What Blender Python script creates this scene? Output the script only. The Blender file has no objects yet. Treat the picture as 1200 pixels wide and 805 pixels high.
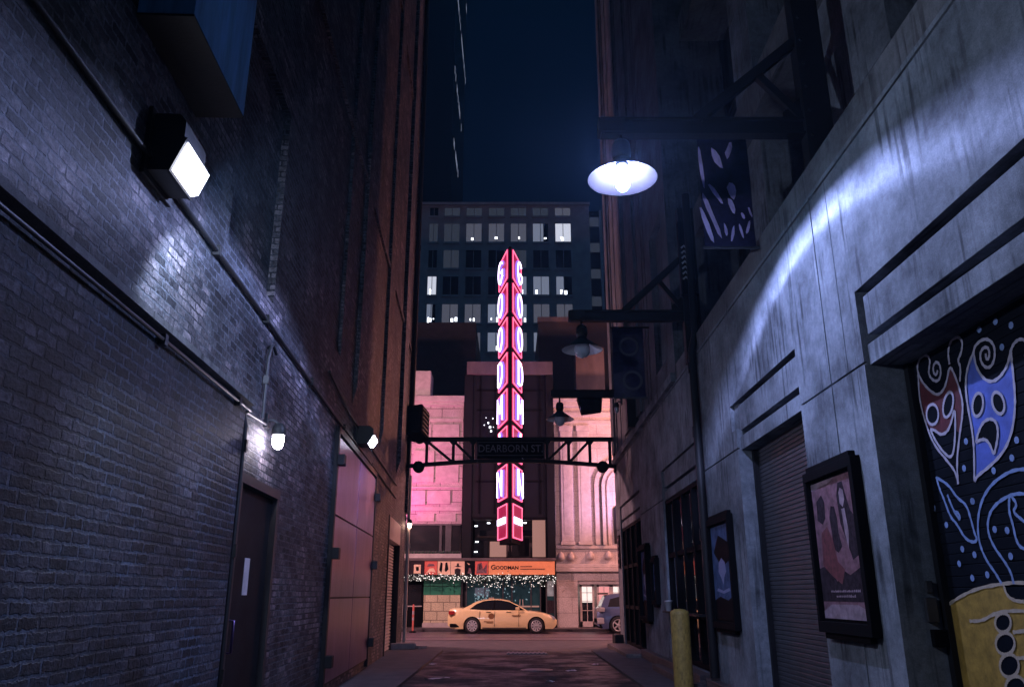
import bpy, bmesh, math, random
from mathutils import Vector, Matrix
random.seed(7)
R_ = math.radians
scene = bpy.context.scene
# ------------------------------------------------------------------ camera, sky, exposure
cam_d = bpy.data.cameras.new("camera"); cam = bpy.data.objects.new("camera", cam_d)
scene.collection.objects.link(cam); scene.camera = cam
cam.location = (0, 0, 1.6)
cam.rotation_euler = (R_(90) + math.atan(294.5/930), 0, 0)
cam_d.sensor_fit = 'HORIZONTAL'; cam_d.sensor_width = 36; cam_d.lens = 27.9
cam_d.clip_start = .05; cam_d.clip_end = 3000

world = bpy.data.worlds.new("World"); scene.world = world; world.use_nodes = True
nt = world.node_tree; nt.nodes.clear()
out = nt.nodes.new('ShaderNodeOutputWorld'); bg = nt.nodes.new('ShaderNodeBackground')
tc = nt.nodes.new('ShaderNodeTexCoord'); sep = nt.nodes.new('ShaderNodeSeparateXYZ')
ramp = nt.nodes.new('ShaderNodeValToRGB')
ramp.color_ramp.elements[0].position = 0.0; ramp.color_ramp.elements[0].color = (.0450, .0550, .1000, 1)  # low band, out of view, brightened to lift the far towers
ramp.color_ramp.elements[1].position = 1.0; ramp.color_ramp.elements[1].color = (.0500, .2500, .6000, 1)  # unseen zenith brightened as added blue fill for the alley
e = ramp.color_ramp.elements.new(.31); e.color = (.0002, .0013, .0034, 1)
e = ramp.color_ramp.elements.new(.70); e.color = (.0002, .0012, .0030, 1)
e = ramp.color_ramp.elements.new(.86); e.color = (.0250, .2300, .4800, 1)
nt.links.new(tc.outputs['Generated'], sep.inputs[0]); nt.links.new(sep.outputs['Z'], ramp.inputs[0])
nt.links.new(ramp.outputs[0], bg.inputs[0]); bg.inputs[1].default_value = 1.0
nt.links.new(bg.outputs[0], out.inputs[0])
scene.view_settings.view_transform = 'Standard'; scene.view_settings.look = 'None'
scene.view_settings.exposure = 0; scene.view_settings.gamma = 1
scene.render.engine = 'CYCLES'
scene.cycles.use_denoising = True
scene.cycles.max_bounces = 6; scene.cycles.diffuse_bounces = 3; scene.cycles.glossy_bounces = 3
scene.cycles.sample_clamp_indirect = 4

# ------------------------------------------------------------------ materials
MATS = {}
def _new(name):
    m = bpy.data.materials.new(name); m.use_nodes = True
    MATS[name] = m
    return m, m.node_tree, m.node_tree.nodes, m.node_tree.links, m.node_tree.nodes['Principled BSDF']
def _n(nodes, t, **kw):
    n = nodes.new(t)
    for k, v in kw.items(): setattr(n, k, v)
    return n
def mat(name, col, rough=.6, metal=0., vary=.25, scale=3., bump=.1, coat=0., streak=1., spec=.5, bscale=40.):
    """surface colour broken by two sizes of noise, roughness noise and fine bump"""
    m, t, N, Lk, b = _new(name)
    co = _n(N, 'ShaderNodeTexCoord'); mp = _n(N, 'ShaderNodeMapping'); mp.inputs['Scale'].default_value = (1, streak, 1)
    Lk.new(co.outputs['UV'], mp.inputs[0])
    n1 = _n(N, 'ShaderNodeTexNoise'); n1.inputs['Scale'].default_value = scale; n1.inputs['Detail'].default_value = 8; n1.inputs['Roughness'].default_value = .65
    Lk.new(mp.outputs[0], n1.inputs['Vector'])
    mr = _n(N, 'ShaderNodeMapRange'); mr.inputs[1].default_value = .3; mr.inputs[2].default_value = .7
    mr.inputs[3].default_value = 1-vary; mr.inputs[4].default_value = 1+vary
    Lk.new(n1.outputs['Fac'], mr.inputs[0])
    mx = _n(N, 'ShaderNodeVectorMath', operation='SCALE'); mx.inputs[0].default_value = col
    Lk.new(mr.outputs[0], mx.inputs['Scale']); Lk.new(mx.outputs[0], b.inputs['Base Color'])
    b.inputs['Roughness'].default_value = rough; b.inputs['Metallic'].default_value = metal
    b.inputs['Specular IOR Level'].default_value = spec
    if coat: b.inputs['Coat Weight'].default_value = coat; b.inputs['Coat Roughness'].default_value = .08
    if bump:
        n2 = _n(N, 'ShaderNodeTexNoise'); n2.inputs['Scale'].default_value = bscale; n2.inputs['Detail'].default_value = 5
        Lk.new(mp.outputs[0], n2.inputs['Vector'])
        bp = _n(N, 'ShaderNodeBump'); bp.inputs['Strength'].default_value = bump; bp.inputs['Distance'].default_value = .02
        Lk.new(n2.outputs['Fac'], bp.inputs['Height']); Lk.new(bp.outputs[0], b.inputs['Normal'])
    return m
def emis(name, col, s):
    m, t, N, Lk, b = _new(name)
    b.inputs['Base Color'].default_value = (.02, .02, .02, 1)
    b.inputs['Emission Color'].default_value = (*col, 1); b.inputs['Emission Strength'].default_value = s
    return m
def brick(name, c1, c2, mort, w=.205, h=.075, ms=.010, rough=.5, bump=.7, wobble=.012, vary=.5, stain=1.2, mb=.35, spec=.4, wet=None, flo=.55, fhi=1.45, bd=.012, worn=None):
    m, t, N, Lk, b = _new(name)
    co = _n(N, 'ShaderNodeTexCoord')
    wn = _n(N, 'ShaderNodeTexNoise'); wn.inputs['Scale'].default_value = 26; wn.inputs['Detail'].default_value = 4
    Lk.new(co.outputs['UV'], wn.inputs['Vector'])
    sb = _n(N, 'ShaderNodeVectorMath', operation='SUBTRACT'); sb.inputs[1].default_value = (.5, .5, .5)
    Lk.new(wn.outputs['Color'], sb.inputs[0])
    sc = _n(N, 'ShaderNodeVectorMath', operation='SCALE'); sc.inputs['Scale'].default_value = wobble*2
    Lk.new(sb.outputs[0], sc.inputs[0])
    ad = _n(N, 'ShaderNodeVectorMath', operation='ADD'); Lk.new(co.outputs['UV'], ad.inputs[0]); Lk.new(sc.outputs[0], ad.inputs[1])
    bk = _n(N, 'ShaderNodeTexBrick'); bk.offset = .5
    bk.inputs['Scale'].default_value = 1; bk.inputs['Brick Width'].default_value = w; bk.inputs['Row Height'].default_value = h
    bk.inputs['Mortar Size'].default_value = ms; bk.inputs['Mortar Smooth'].default_value = mb; bk.inputs['Bias'].default_value = 0
    bk.inputs['Color1'].default_value = (*c1, 1); bk.inputs['Color2'].default_value = (*c2, 1); bk.inputs['Mortar'].default_value = (*mort, 1)
    Lk.new(ad.outputs[0], bk.inputs['Vector'])
    big = _n(N, 'ShaderNodeTexNoise'); big.inputs['Scale'].default_value = stain; big.inputs['Detail'].default_value = 9; big.inputs['Roughness'].default_value = .7
    Lk.new(co.outputs['UV'], big.inputs['Vector'])
    mr = _n(N, 'ShaderNodeMapRange'); mr.inputs[1].default_value = .3; mr.inputs[2].default_value = .7; mr.inputs[3].default_value = 1-vary; mr.inputs[4].default_value = 1+vary
    Lk.new(big.outputs['Fac'], mr.inputs[0])
    fine = _n(N, 'ShaderNodeTexNoise'); fine.inputs['Scale'].default_value = 22; fine.inputs['Detail'].default_value = 6; fine.inputs['Roughness'].default_value = .75
    Lk.new(co.outputs['UV'], fine.inputs['Vector'])
    mf = _n(N, 'ShaderNodeMapRange'); mf.inputs[1].default_value = .32; mf.inputs[2].default_value = .68; mf.inputs[3].default_value = flo; mf.inputs[4].default_value = fhi
    Lk.new(fine.outputs['Fac'], mf.inputs[0])
    mm = _n(N, 'ShaderNodeMath', operation='MULTIPLY'); Lk.new(mr.outputs[0], mm.inputs[0]); Lk.new(mf.outputs[0], mm.inputs[1])
    csrc = bk.outputs['Color']
    if worn:                                   # patches where the old paint has gone: pale bricks, dark joints
        b2 = _n(N, 'ShaderNodeTexBrick'); b2.offset = .5
        for k_ in ('Scale', 'Brick Width', 'Row Height', 'Mortar Size', 'Mortar Smooth', 'Bias'): b2.inputs[k_].default_value = bk.inputs[k_].default_value
        b2.inputs['Color1'].default_value = (*worn[0], 1); b2.inputs['Color2'].default_value = (*worn[1], 1); b2.inputs['Mortar'].default_value = (*worn[2], 1)
        Lk.new(ad.outputs[0], b2.inputs['Vector'])
        pn = _n(N, 'ShaderNodeTexNoise'); pn.inputs['Scale'].default_value = .55; pn.inputs['Detail'].default_value = 10; pn.inputs['Roughness'].default_value = .72; Lk.new(co.outputs['UV'], pn.inputs['Vector'])
        pr = _n(N, 'ShaderNodeMapRange'); pr.inputs[1].default_value = .47; pr.inputs[2].default_value = .56; Lk.new(pn.outputs['Fac'], pr.inputs[0])
        mc = _n(N, 'ShaderNodeMix', data_type='RGBA'); Lk.new(pr.outputs[0], mc.inputs[0]); Lk.new(csrc, mc.inputs[6]); Lk.new(b2.outputs['Color'], mc.inputs[7]); csrc = mc.outputs[2]
    v = _n(N, 'ShaderNodeVectorMath', operation='SCALE'); Lk.new(csrc, v.inputs[0]); Lk.new(mm.outputs[0], v.inputs['Scale'])
    Lk.new(v.outputs[0], b.inputs['Base Color'])
    # height: brick face above the joint, chipped by noise
    inv = _n(N, 'ShaderNodeMath', operation='SUBTRACT'); inv.inputs[0].default_value = 1; Lk.new(bk.outputs['Fac'], inv.inputs[1])
    hh = _n(N, 'ShaderNodeMath', operation='MULTIPLY_ADD'); Lk.new(fine.outputs['Fac'], hh.inputs[0]); hh.inputs[1].default_value = 1.1; Lk.new(inv.outputs[0], hh.inputs[2])
    bp = _n(N, 'ShaderNodeBump'); bp.inputs['Strength'].default_value = bump; bp.inputs['Distance'].default_value = bd
    Lk.new(hh.outputs[0], bp.inputs['Height']); Lk.new(bp.outputs[0], b.inputs['Normal'])
    b.inputs['Roughness'].default_value = rough; b.inputs['Specular IOR Level'].default_value = spec
    if wet:
        wr_ = _n(N, 'ShaderNodeMapRange'); wr_.inputs[1].default_value = .42; wr_.inputs[2].default_value = .62; wr_.inputs[3].default_value = wet[0]; wr_.inputs[4].default_value = wet[1]
        Lk.new(big.outputs['Fac'], wr_.inputs[0]); Lk.new(wr_.outputs[0], b.inputs['Roughness'])
    return m
def concrete(name, col, stain=.55):
    """board-marked concrete: pores, cloudy patches, run-off streaks that start and stop"""
    m, t, N, Lk, b = _new(name); co = _n(N, 'ShaderNodeTexCoord')
    def noise(sc, st, det=6, ro=.6):
        mp = _n(N, 'ShaderNodeMapping'); mp.inputs['Scale'].default_value = (1, st, 1); Lk.new(co.outputs['UV'], mp.inputs[0])
        n = _n(N, 'ShaderNodeTexNoise'); n.inputs['Scale'].default_value = sc; n.inputs['Detail'].default_value = det; n.inputs['Roughness'].default_value = ro; Lk.new(mp.outputs[0], n.inputs['Vector']); return n.outputs['Fac']
    def rng(src, lo, hi, a0, a1):
        r = _n(N, 'ShaderNodeMapRange'); r.inputs[1].default_value = lo; r.inputs[2].default_value = hi; r.inputs[3].default_value = a0; r.inputs[4].default_value = a1; Lk.new(src, r.inputs[0]); return r.outputs[0]
    def mul(x, y): q = _n(N, 'ShaderNodeMath', operation='MULTIPLY'); Lk.new(x, q.inputs[0]); Lk.new(y, q.inputs[1]); return q.outputs[0]
    cloud = rng(noise(.9, 1, 9, .7), .32, .68, 1-stain, 1+stain*.6)
    run = rng(noise(13, .055, 4, .5), .50, .62, 1, .38); gate = noise(1.6, .6, 3)
    mixr = _n(N, 'ShaderNodeMix'); g2 = rng(gate, .45, .6, 0, 1); Lk.new(g2, mixr.inputs[0]); mixr.inputs[2].default_value = 1; Lk.new(run, mixr.inputs[3])
    grain = rng(noise(90, 1, 3, .8), .3, .7, .72, 1.25); mid = rng(noise(14, .8, 8, .75), .3, .7, .75, 1.2)
    f = mul(mul(cloud, mixr.outputs[0]), mul(grain, mid))
    v = _n(N, 'ShaderNodeVectorMath', operation='SCALE'); v.inputs[0].default_value = col; Lk.new(f, v.inputs['Scale']); Lk.new(v.outputs[0], b.inputs['Base Color'])
    b.inputs['Roughness'].default_value = .85; b.inputs['Specular IOR Level'].default_value = .2
    bp = _n(N, 'ShaderNodeBump'); bp.inputs['Strength'].default_value = .55; bp.inputs['Distance'].default_value = .012
    Lk.new(mul(noise(60, .8, 6, .8), mid), bp.inputs['Height']); Lk.new(bp.outputs[0], b.inputs['Normal'])
    return m
M = {}
M['brick'] = brick('old_painted_brick', (.070, .074, .090), (.008, .010, .015), (.095, .108, .135), vary=.9, stain=1.1, bump=1, rough=.6, spec=.3, flo=.25, fhi=1.8, bd=.02, wobble=.016, worn=((.17, .15, .165), (.026, .026, .033), (.014, .016, .023)))
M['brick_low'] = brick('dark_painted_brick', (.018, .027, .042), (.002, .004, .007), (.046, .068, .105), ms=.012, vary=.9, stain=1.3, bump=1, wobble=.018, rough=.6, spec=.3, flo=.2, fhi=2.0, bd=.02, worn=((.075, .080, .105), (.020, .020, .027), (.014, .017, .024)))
M['concrete'] = concrete('streaked_concrete', (.200, .220, .250), .7)
M['concrete_dark'] = concrete('weathered_concrete', (.15, .15, .16))
M['steel'] = mat('black_painted_steel', (.010, .010, .012), .55, vary=.3, bump=.1, spec=.25)
M['upper_concrete'] = concrete('dark_upper_concrete', (.12, .13, .15))  # upper wall coloured darker to offset warm bounce light
M['grey_metal'] = mat('galvanised_conduit', (.07, .07, .08), .5, .5, vary=.3, bump=.1)
M['housing'] = mat('bronze_housing', (.03, .03, .032), .5, .2, vary=.2, bump=.05, spec=.3)
M['door'] = mat('black_door_paint', (.012, .012, .014), .65, vary=.4, bump=.15, scale=2, spec=.12)
M['sheet'] = mat('brushed_steel_sheet', (.13, .085, .19), .33, .8, vary=.4, scale=2.2, streak=.35, bump=.2, bscale=10)
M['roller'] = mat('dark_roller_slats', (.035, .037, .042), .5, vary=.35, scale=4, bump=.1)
M['rollerpale'] = mat('pale_roller_slats', (.42, .38, .36), .5, vary=.15, scale=4, bump=.1)  # paler slats for the street-corner door and pipe
M['muralblack'] = mat('black_mural_ground', (.0045, .006, .010), .8, vary=.4, scale=2, bump=.1, spec=.06)
M['white'] = mat('white_paint', (.36, .33, .40), .6, vary=.22, scale=25, bump=.1)
M['blueline'] = mat('pale_blue_paint', (.16, .23, .42), .6, vary=.25, scale=25, bump=.1)
M['cream'] = mat('cream_paint', (.36, .29, .22), .6, vary=.22, scale=25, bump=.1)
M['red'] = mat('dull_red_paint', (.085, .014, .02), .6, vary=.35, scale=14, bump=.1)
M['bluefill'] = mat('blue_paint', (.07, .11, .42), .6, vary=.30, scale=6, bump=.1)
M['yellowfill'] = mat('ochre_paint', (.27, .165, .03), .6, vary=.40, scale=9, bump=.1)
M['pane'] = mat('dark_window_glass', (.012, .014, .018), .05, vary=.1, bump=0, spec=.8)
M['asphalt'] = mat('asphalt', (.095, .070, .085), .38, vary=.40, scale=1.1, bump=.5, bscale=50)
M['paving'] = mat('worn_concrete_paving', (.055, .05, .056), .75, vary=.5, scale=2.5, bump=.4, bscale=30)
M['paver'] = brick('dark_alley_pavers', (.022, .020, .024), (.012, .012, .014), (.005, .005, .006), w=.2, h=.1, ms=.008, rough=.75, spec=.25, bump=.8, wobble=.006, vary=.6, stain=.8, wet=(.38, .9))
M['stoop'] = brick('stoop_brick', (.11, .085, .08), (.07, .055, .055), (.05, .047, .047), vary=.4)
M['rubble'] = mat('broken_concrete', (.20, .18, .18), .9, vary=.3, bump=.8)
M['yellowpost'] = mat('chipped_yellow_paint', (.30, .20, .045), .6, vary=.45, scale=9, bump=.3)
M['iron'] = mat('cast_iron', (.09, .09, .095), .35, .7, vary=.3, bump=.6, bscale=30)
M['stone'] = brick('rusticated_limestone', (.46, .43, .42), (.38, .355, .35), (.15, .14, .14), w=1.25, h=.62, ms=.018, rough=.7, bump=.7, wobble=.01, vary=.28, stain=.9, mb=.2)
M['stonefine'] = brick('smooth_limestone', (.48, .45, .44), (.42, .39, .385), (.22, .21, .21), w=1.5, h=.75, ms=.012, rough=.7, bump=.4, wobble=.003, vary=.22, stain=.9, mb=.2)
M['stonetrim'] = mat('limestone_trim', (.46, .43, .42), .7, vary=.2, scale=3, bump=.3, bscale=18)
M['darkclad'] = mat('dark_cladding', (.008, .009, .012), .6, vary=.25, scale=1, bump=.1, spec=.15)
M['darkbrick'] = brick('far_dark_brick', (.030, .026, .028), (.022, .019, .022), (.016, .015, .016), w=.4, h=.15, vary=.3)
M['brownclad'] = mat('brown_parapet_cladding', (.10, .08, .085), .6, vary=.3, scale=2, streak=.3, bump=.1)
M['tower'] = mat('tower_stone', (.30, .29, .30), .8, vary=.25, scale=.6, bump=.1)
M['green'] = mat('green_glazed_tile', (.02, .22, .12), .35, vary=.3, scale=1.5, bump=.1)
M['tile'] = brick('cream_glazed_tile', (.62, .56, .38), (.55, .50, .34), (.22, .19, .13), w=.62, h=.42, ms=.02, rough=.35, bump=.3, wobble=0, vary=.12, mb=.1)
M['taxi'] = mat('pale_yellow_car_paint', (.88, .71, .36), .32, vary=.03, scale=1, bump=0, coat=.7)
M['silver'] = mat('silver_blue_car_paint', (.09, .13, .24), .3, .4, vary=.05, scale=1, bump=0, coat=.8)
M['rubber'] = mat('tyre_rubber', (.012, .012, .013), .75, vary=.2, bump=.2)
M['rim'] = mat('alloy_rim', (.62, .60, .58), .3, .5, vary=.08, bump=0)
M['blacktrim'] = mat('black_plastic', (.005, .005, .006), .8, vary=.2, bump=.05, spec=.06)
M['print_dark'] = mat('dark_print', (.030, .022, .028), .7, vary=.7, scale=14, bump=0, spec=.05)
M['print_black'] = mat('black_print', (.006, .006, .008), .7, vary=.3, bump=0, spec=.05)
M['print_rose'] = mat('rose_print', (.16, .085, .105), .5, vary=.7, scale=9, bump=0, spec=.25)
M['print_pale'] = mat('pale_print', (.24, .18, .21), .5, vary=.5, scale=9, bump=0, spec=.25)
M['print_maroon'] = mat('maroon_print', (.11, .035, .042), .5, vary=.6, scale=12, bump=0, spec=.2)
M['print_blue'] = mat('blue_print', (.06, .10, .20), .7, vary=.5, scale=5, bump=0, spec=.05)
M['print_red'] = mat('red_print', (.62, .12, .09), .4, vary=.25, scale=4, bump=0)
M['print_orange'] = mat('orange_print', (.85, .38, .17), .4, vary=.08, scale=4, bump=0)
M['print_cream'] = mat('cream_print', (.80, .58, .40), .4, vary=.15, scale=6, bump=0)
M['paper'] = mat('paper', (.55, .50, .52), .7, vary=.2, bump=.1)
M['foliage'] = mat('garland_green', (.02, .05, .03), .7, vary=.4, bump=.2)
M['banner_purple'] = mat('purple_banner_print', (.62, .50, .85), .4, vary=.5, scale=6, streak=.35, bump=0)
M['banner_dark'] = mat('dark_banner_cloth', (.018, .015, .05), .45, vary=.5, scale=6, bump=.1)
M['glassclear'] = mat('lamp_glass', (.35, .38, .42), .08, vary=.1, bump=0, spec=1.)
M['shadewhite'] = mat('white_enamel', (.75, .75, .78), .35, vary=.05, bump=0)
M['lining'] = mat('dimmed_shade_lining', (.0055, .005, .006), .7, vary=.1, bump=0, spec=.02)  # lit shade's lining coloured near black to hold its glow below white
M['reflector'] = mat('white_reflector', (.62, .62, .66), .35, vary=.1, bump=0)
M['postpink'] = mat('faded_red_plastic', (.50, .12, .10), .5, vary=.2, bump=.1)
M['curtain'] = mat('peach_interior', (.40, .26, .18), .8, vary=.3, bump=0)
# light givers
M['E_D'] = emis('street_bulb_glow', (.18, .50, 1.0), 92)
M['E_D2'] = emis('lit_lens', (.78, .80, 1.0), 9)
M['E_A'] = emis('wall_pack_lens', (.80, .82, 1.0), 16)
M['E_B'] = emis('jar_lamp_glow', (.95, .84, 1.0), 105)
M['E_Bs'] = emis('small_jar_glow', (1.0, .60, .45), 30)
M['E_C'] = emis('second_wall_pack_lens', (.78, .82, 1.0), 30)
M['E_neon'] = emis('white_blue_neon', (.80, .66, 1.0), 4)
M['E_blue'] = emis('blue_neon_edge', (.16, .10, 1.0), 2.4)
M['E_red'] = emis('crimson_sign_face', (.50, .004, .07), .8)
M['E_pink'] = emis('pink_neon_border', (1.0, .13, .26), 2.2)
M['E_garland'] = emis('fairy_light', (1.0, .90, .86), 2.0)
M['E_room'] = emis('lit_room', (.50, .58, .82), .30)
M['E_room2'] = emis('bright_room', (.80, .84, 1.0), .75)
M['E_dim'] = emis('dim_room', (.28, .34, .50), .09)
M['E_dim2'] = emis('blind_lit_room', (.36, .38, .52), .20)
M['E_spark'] = emis('desk_lamp', (.85, .90, 1.0), 4)  # also glows as the painted reflections on the theatre window
M['E_peach'] = emis('peach_lit_interior', (1.0, .48, .40), .36)
M['E_pinkroom'] = emis('pink_lit_doorway', (1.0, .36, .36), .9)
M['E_whiteroom'] = emis('white_lit_doorway', (1.0, .86, .80), 1.1)
M['E_lobby'] = emis('lobby_glow', (.35, .60, .70), .5)
M['E_street'] = emis('assumed_lamp_lens', (1.0, .52, .36), 40)

# ------------------------------------------------------------------ mesh builder
class F:                                     # a frame: local (across, along, up) -> world
    def __init__(s, o, ax, ay, az=(0, 0, 1)):
        s.o, s.ax, s.ay, s.az = Vector(o), Vector(ax), Vector(ay), Vector(az)
    def __call__(s, p): return s.o + s.ax*p[0] + s.ay*p[1] + s.az*p[2]
WF = F((0, 0, 0), (1, 0, 0), (0, 1, 0))
kl = math.sqrt(1+.046**2)
LW = F((-2.40, 0, 0), (1/kl, .046/kl, 0), (-.046/kl, 1/kl, 0))      # x = out of the wall into the alley, y = along it
RW = F((3.26, 0, 0), (-1, .0123, 0), (.0123, 1, 0))
def gf(x, y, rz=0., z=0.):
    c, s = math.cos(rz), math.sin(rz)
    return F((x, y, z), (c, s, 0), (-s, c, 0))
class MB:
    def __init__(s, f=WF): s.f = f; s.v = []; s.fc = []; s.m = []; s.sm = []
    def _add(s, vs, fs, mi=0, smooth=False, f=None):
        f = f or s.f; b = len(s.v)
        s.v += [f(v) for v in vs]
        for q in fs: s.fc.append([b+i for i in q]); s.m.append(mi); s.sm.append(smooth)
    def box(s, x0, x1, y0, y1, z0, z1, mi=0, bev=0.):
        if x0 > x1: x0, x1 = x1, x0
        if y0 > y1: y0, y1 = y1, y0
        if z0 > z1: z0, z1 = z1, z0
        b = min(bev, (x1-x0)/3, (y1-y0)/3, (z1-z0)/3)
        if b <= 0:
            vs = [(x, y, z) for z in (z0, z1) for y in (y0, y1) for x in (x0, x1)]
            s._add(vs, [(0, 2, 3, 1), (4, 5, 7, 6), (0, 1, 5, 4), (2, 6, 7, 3), (0, 4, 6, 2), (1, 3, 7, 5)], mi); return s
        bm = bmesh.new(); bmesh.ops.create_cube(bm, size=1)
        for v in bm.verts: v.co = Vector(((x0+x1)/2+v.co.x*(x1-x0), (y0+y1)/2+v.co.y*(y1-y0), (z0+z1)/2+v.co.z*(z1-z0)))
        bmesh.ops.bevel(bm, geom=bm.edges[:], offset=b, segments=2, affect='EDGES', profile=.6)
        bm.verts.index_update()
        s._add([v.co[:] for v in bm.verts], [[v.index for v in f.verts] for f in bm.faces], mi); bm.free(); return s
    def prism(s, pts, a0, a1, axis='x', mi=0):
        """pts 2D polygon; extruded along axis: 'x' -> pts=(y,z); 'y' -> pts=(x,z); 'z' -> pts=(x,y)"""
        def P(p, a): return {'x': (a, p[0], p[1]), 'y': (p[0], a, p[1]), 'z': (p[0], p[1], a)}[axis]
        n = len(pts)
        vs = [P(p, a0) for p in pts]+[P(p, a1) for p in pts]
        fs = [list(range(n))[::-1], [n+i for i in range(n)]]+[(i, (i+1) % n, n+(i+1) % n, n+i) for i in range(n)]
        s._add(vs, fs, mi); return s
    def poly(s, pts, mi=0): s._add(pts, [list(range(len(pts)))], mi); return s
    def tube(s, pts, r, seg=8, mi=0, cap=True):
        pts = [Vector(p) for p in pts]; n = len(pts); rr = r if isinstance(r, (list, tuple)) else [r]*n
        vs = []; fs = []; up = None
        for i, p in enumerate(pts):
            d = (pts[min(i+1, n-1)]-pts[max(i-1, 0)])
            if d.length < 1e-9: d = Vector((0, 0, 1))
            d.normalize()
            if up is None: up = Vector((0, 0, 1)) if abs(d.z) < .9 else Vector((1, 0, 0))
            a = d.cross(up)
            if a.length < 1e-3: a = d.cross(Vector((1, 0, 0)) if abs(d.x) < .9 else Vector((0, 1, 0)))
            a.normalize(); b2 = d.cross(a).normalized(); up = -b2 if b2.dot(up) < 0 else b2
            b2 = d.cross(a)
            for k in range(seg):
                t = 2*math.pi*k/seg; vs.append((p+a*math.cos(t)*rr[i]+b2*math.sin(t)*rr[i])[:])
        for i in range(n-1):
            for k in range(seg): fs.append((i*seg+k, i*seg+(k+1) % seg, (i+1)*seg+(k+1) % seg, (i+1)*seg+k))
        s._add(vs, fs, mi, True)
        if cap: s._add(vs[:seg], [list(range(seg))], mi); s._add(vs[-seg:], [list(range(seg))], mi)
        return s
    def lathe(s, prof, c=(0, 0, 0), seg=24, mi=0, ax='z', smooth=True):
        vs = []; fs = []; n = len(prof)
        for r, h in prof:
            for k in range(seg):
                t = 2*math.pi*k/seg; a, b2 = r*math.cos(t), r*math.sin(t)
                v = {'z': (a, b2, h), 'y': (a, h, b2), 'x': (h, a, b2)}[ax]
                vs.append((c[0]+v[0], c[1]+v[1], c[2]+v[2]))
        for i in range(n-1):
            for k in range(seg): fs.append((i*seg+k, i*seg+(k+1) % seg, (i+1)*seg+(k+1) % seg, (i+1)*seg+k))
        s._add(vs, fs, mi, smooth); return s
    def beam(s, a, b, w, h, mi=0, up=(0, 0, 1)):
        a, b = Vector(a), Vector(b); d = (b-a).normalized(); u = Vector(up)
        if abs(d.dot(u)) > .99: u = Vector((1, 0, 0))
        x = d.cross(u).normalized(); y = x.cross(d)
        vs = []
        for p in (a, b):
            for sx, sy in ((-1, -1), (1, -1), (1, 1), (-1, 1)): vs.append((p+x*sx*w/2+y*sy*h/2)[:])
        s._add(vs, [(0, 1, 2, 3), (4, 7, 6, 5), (0, 4, 5, 1), (1, 5, 6, 2), (2, 6, 7, 3), (3, 7, 4, 0)], mi); return s
    def ribbon(s, yz, x, w, th=.004, mi=0):
        """painted stroke on a wall plane: yz polyline, at local x"""
        P = [Vector((p[0], p[1])) for p in yz]; n = len(P)
        if n < 2: return s
        L_, R2 = [], []
        for i in range(n):
            d = P[min(i+1, n-1)]-P[max(i-1, 0)]
            if d.length < 1e-6: d = Vector((1, 0))
            d.normalize(); q = Vector((-d.y, d.x)); ww = w*(.5+.10*math.sin(i*2.3))
            L_.append(P[i]+q*ww); R2.append(P[i]-q*ww)
        vs = [(x, p.x, p.y) for p in L_]+[(x, p.x, p.y) for p in R2]
        s._add(vs, [(i, i+1, n+i+1, n+i) for i in range(n-1)], mi); return s
    def field(s, ys, zs, dep, mi=0):
        """wall skin: every cell of the grid at its own depth, joined by reveals"""
        ny, nz = len(ys)-1, len(zs)-1
        for i in range(ny):
            for j in range(nz):
                d = dep[i][j]
                s._add([(-d, ys[i], zs[j]), (-d, ys[i+1], zs[j]), (-d, ys[i+1], zs[j+1]), (-d, ys[i], zs[j+1])], [(0, 1, 2, 3)], mi)
                if i+1 < ny and abs(dep[i+1][j]-d) > 1e-6:
                    e2 = dep[i+1][j]; s._add([(-d, ys[i+1], zs[j]), (-e2, ys[i+1], zs[j]), (-e2, ys[i+1], zs[j+1]), (-d, ys[i+1], zs[j+1])], [(0, 1, 2, 3)], mi)
                if j+1 < nz and abs(dep[i][j+1]-d) > 1e-6:
                    e2 = dep[i][j+1]; s._add([(-d, ys[i], zs[j+1]), (-e2, ys[i], zs[j+1]), (-e2, ys[i+1], zs[j+1]), (-d, ys[i+1], zs[j+1])], [(0, 1, 2, 3)], mi)
        return s
    def build(s, name, mats, parent=None, recalc=True, **props):
        if not isinstance(mats, (list, tuple)): mats = [mats]
        mats = [M[m] if isinstance(m, str) else m for m in mats]
        xs = [v.x for v in s.v]; ys = [v.y for v in s.v]; zs = [v.z for v in s.v]
        org = Vector(parent_loc(parent)) if parent else Vector(((min(xs)+max(xs))/2, (min(ys)+max(ys))/2, min(zs)))
        me = bpy.data.meshes.new(name); me.from_pydata([(v-org)[:] for v in s.v], [], s.fc)
        for m in mats: me.materials.append(m)
        for p, mi, sm in zip(me.polygons, s.m, s.sm): p.material_index = mi; p.use_smooth = sm
        if recalc:
            bm = bmesh.new(); bm.from_mesh(me); bmesh.ops.recalc_face_normals(bm, faces=bm.faces[:]); bm.to_mesh(me); bm.free()
        uv = me.uv_layers.new(name='metres')
        for p in me.polygons:
            n = p.normal
            if abs(n.z) > .75: t, w = Vector((1, 0, 0)), Vector((0, 1, 0))
            else:
                t = Vector((-n.y, n.x, 0)).normalized()
                if abs(t.y) > abs(t.x): t = t if t.y > 0 else -t
                else: t = t if t.x > 0 else -t
                w = Vector((0, 0, 1))
            for li in p.loop_indices:
                co = me.vertices[me.loops[li].vertex_index].co+org
                uv.data[li].uv = (co.dot(t), co.dot(w))
        o = bpy.data.objects.new(name, me); scene.collection.objects.link(o)
        if parent: o.parent = parent
        else: o.location = org
        for k, v in props.items(): o[k] = v
        return o
def parent_loc(o):
    l = Vector((0, 0, 0))
    while o: l = l+o.location; o = o.parent
    return l
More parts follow.
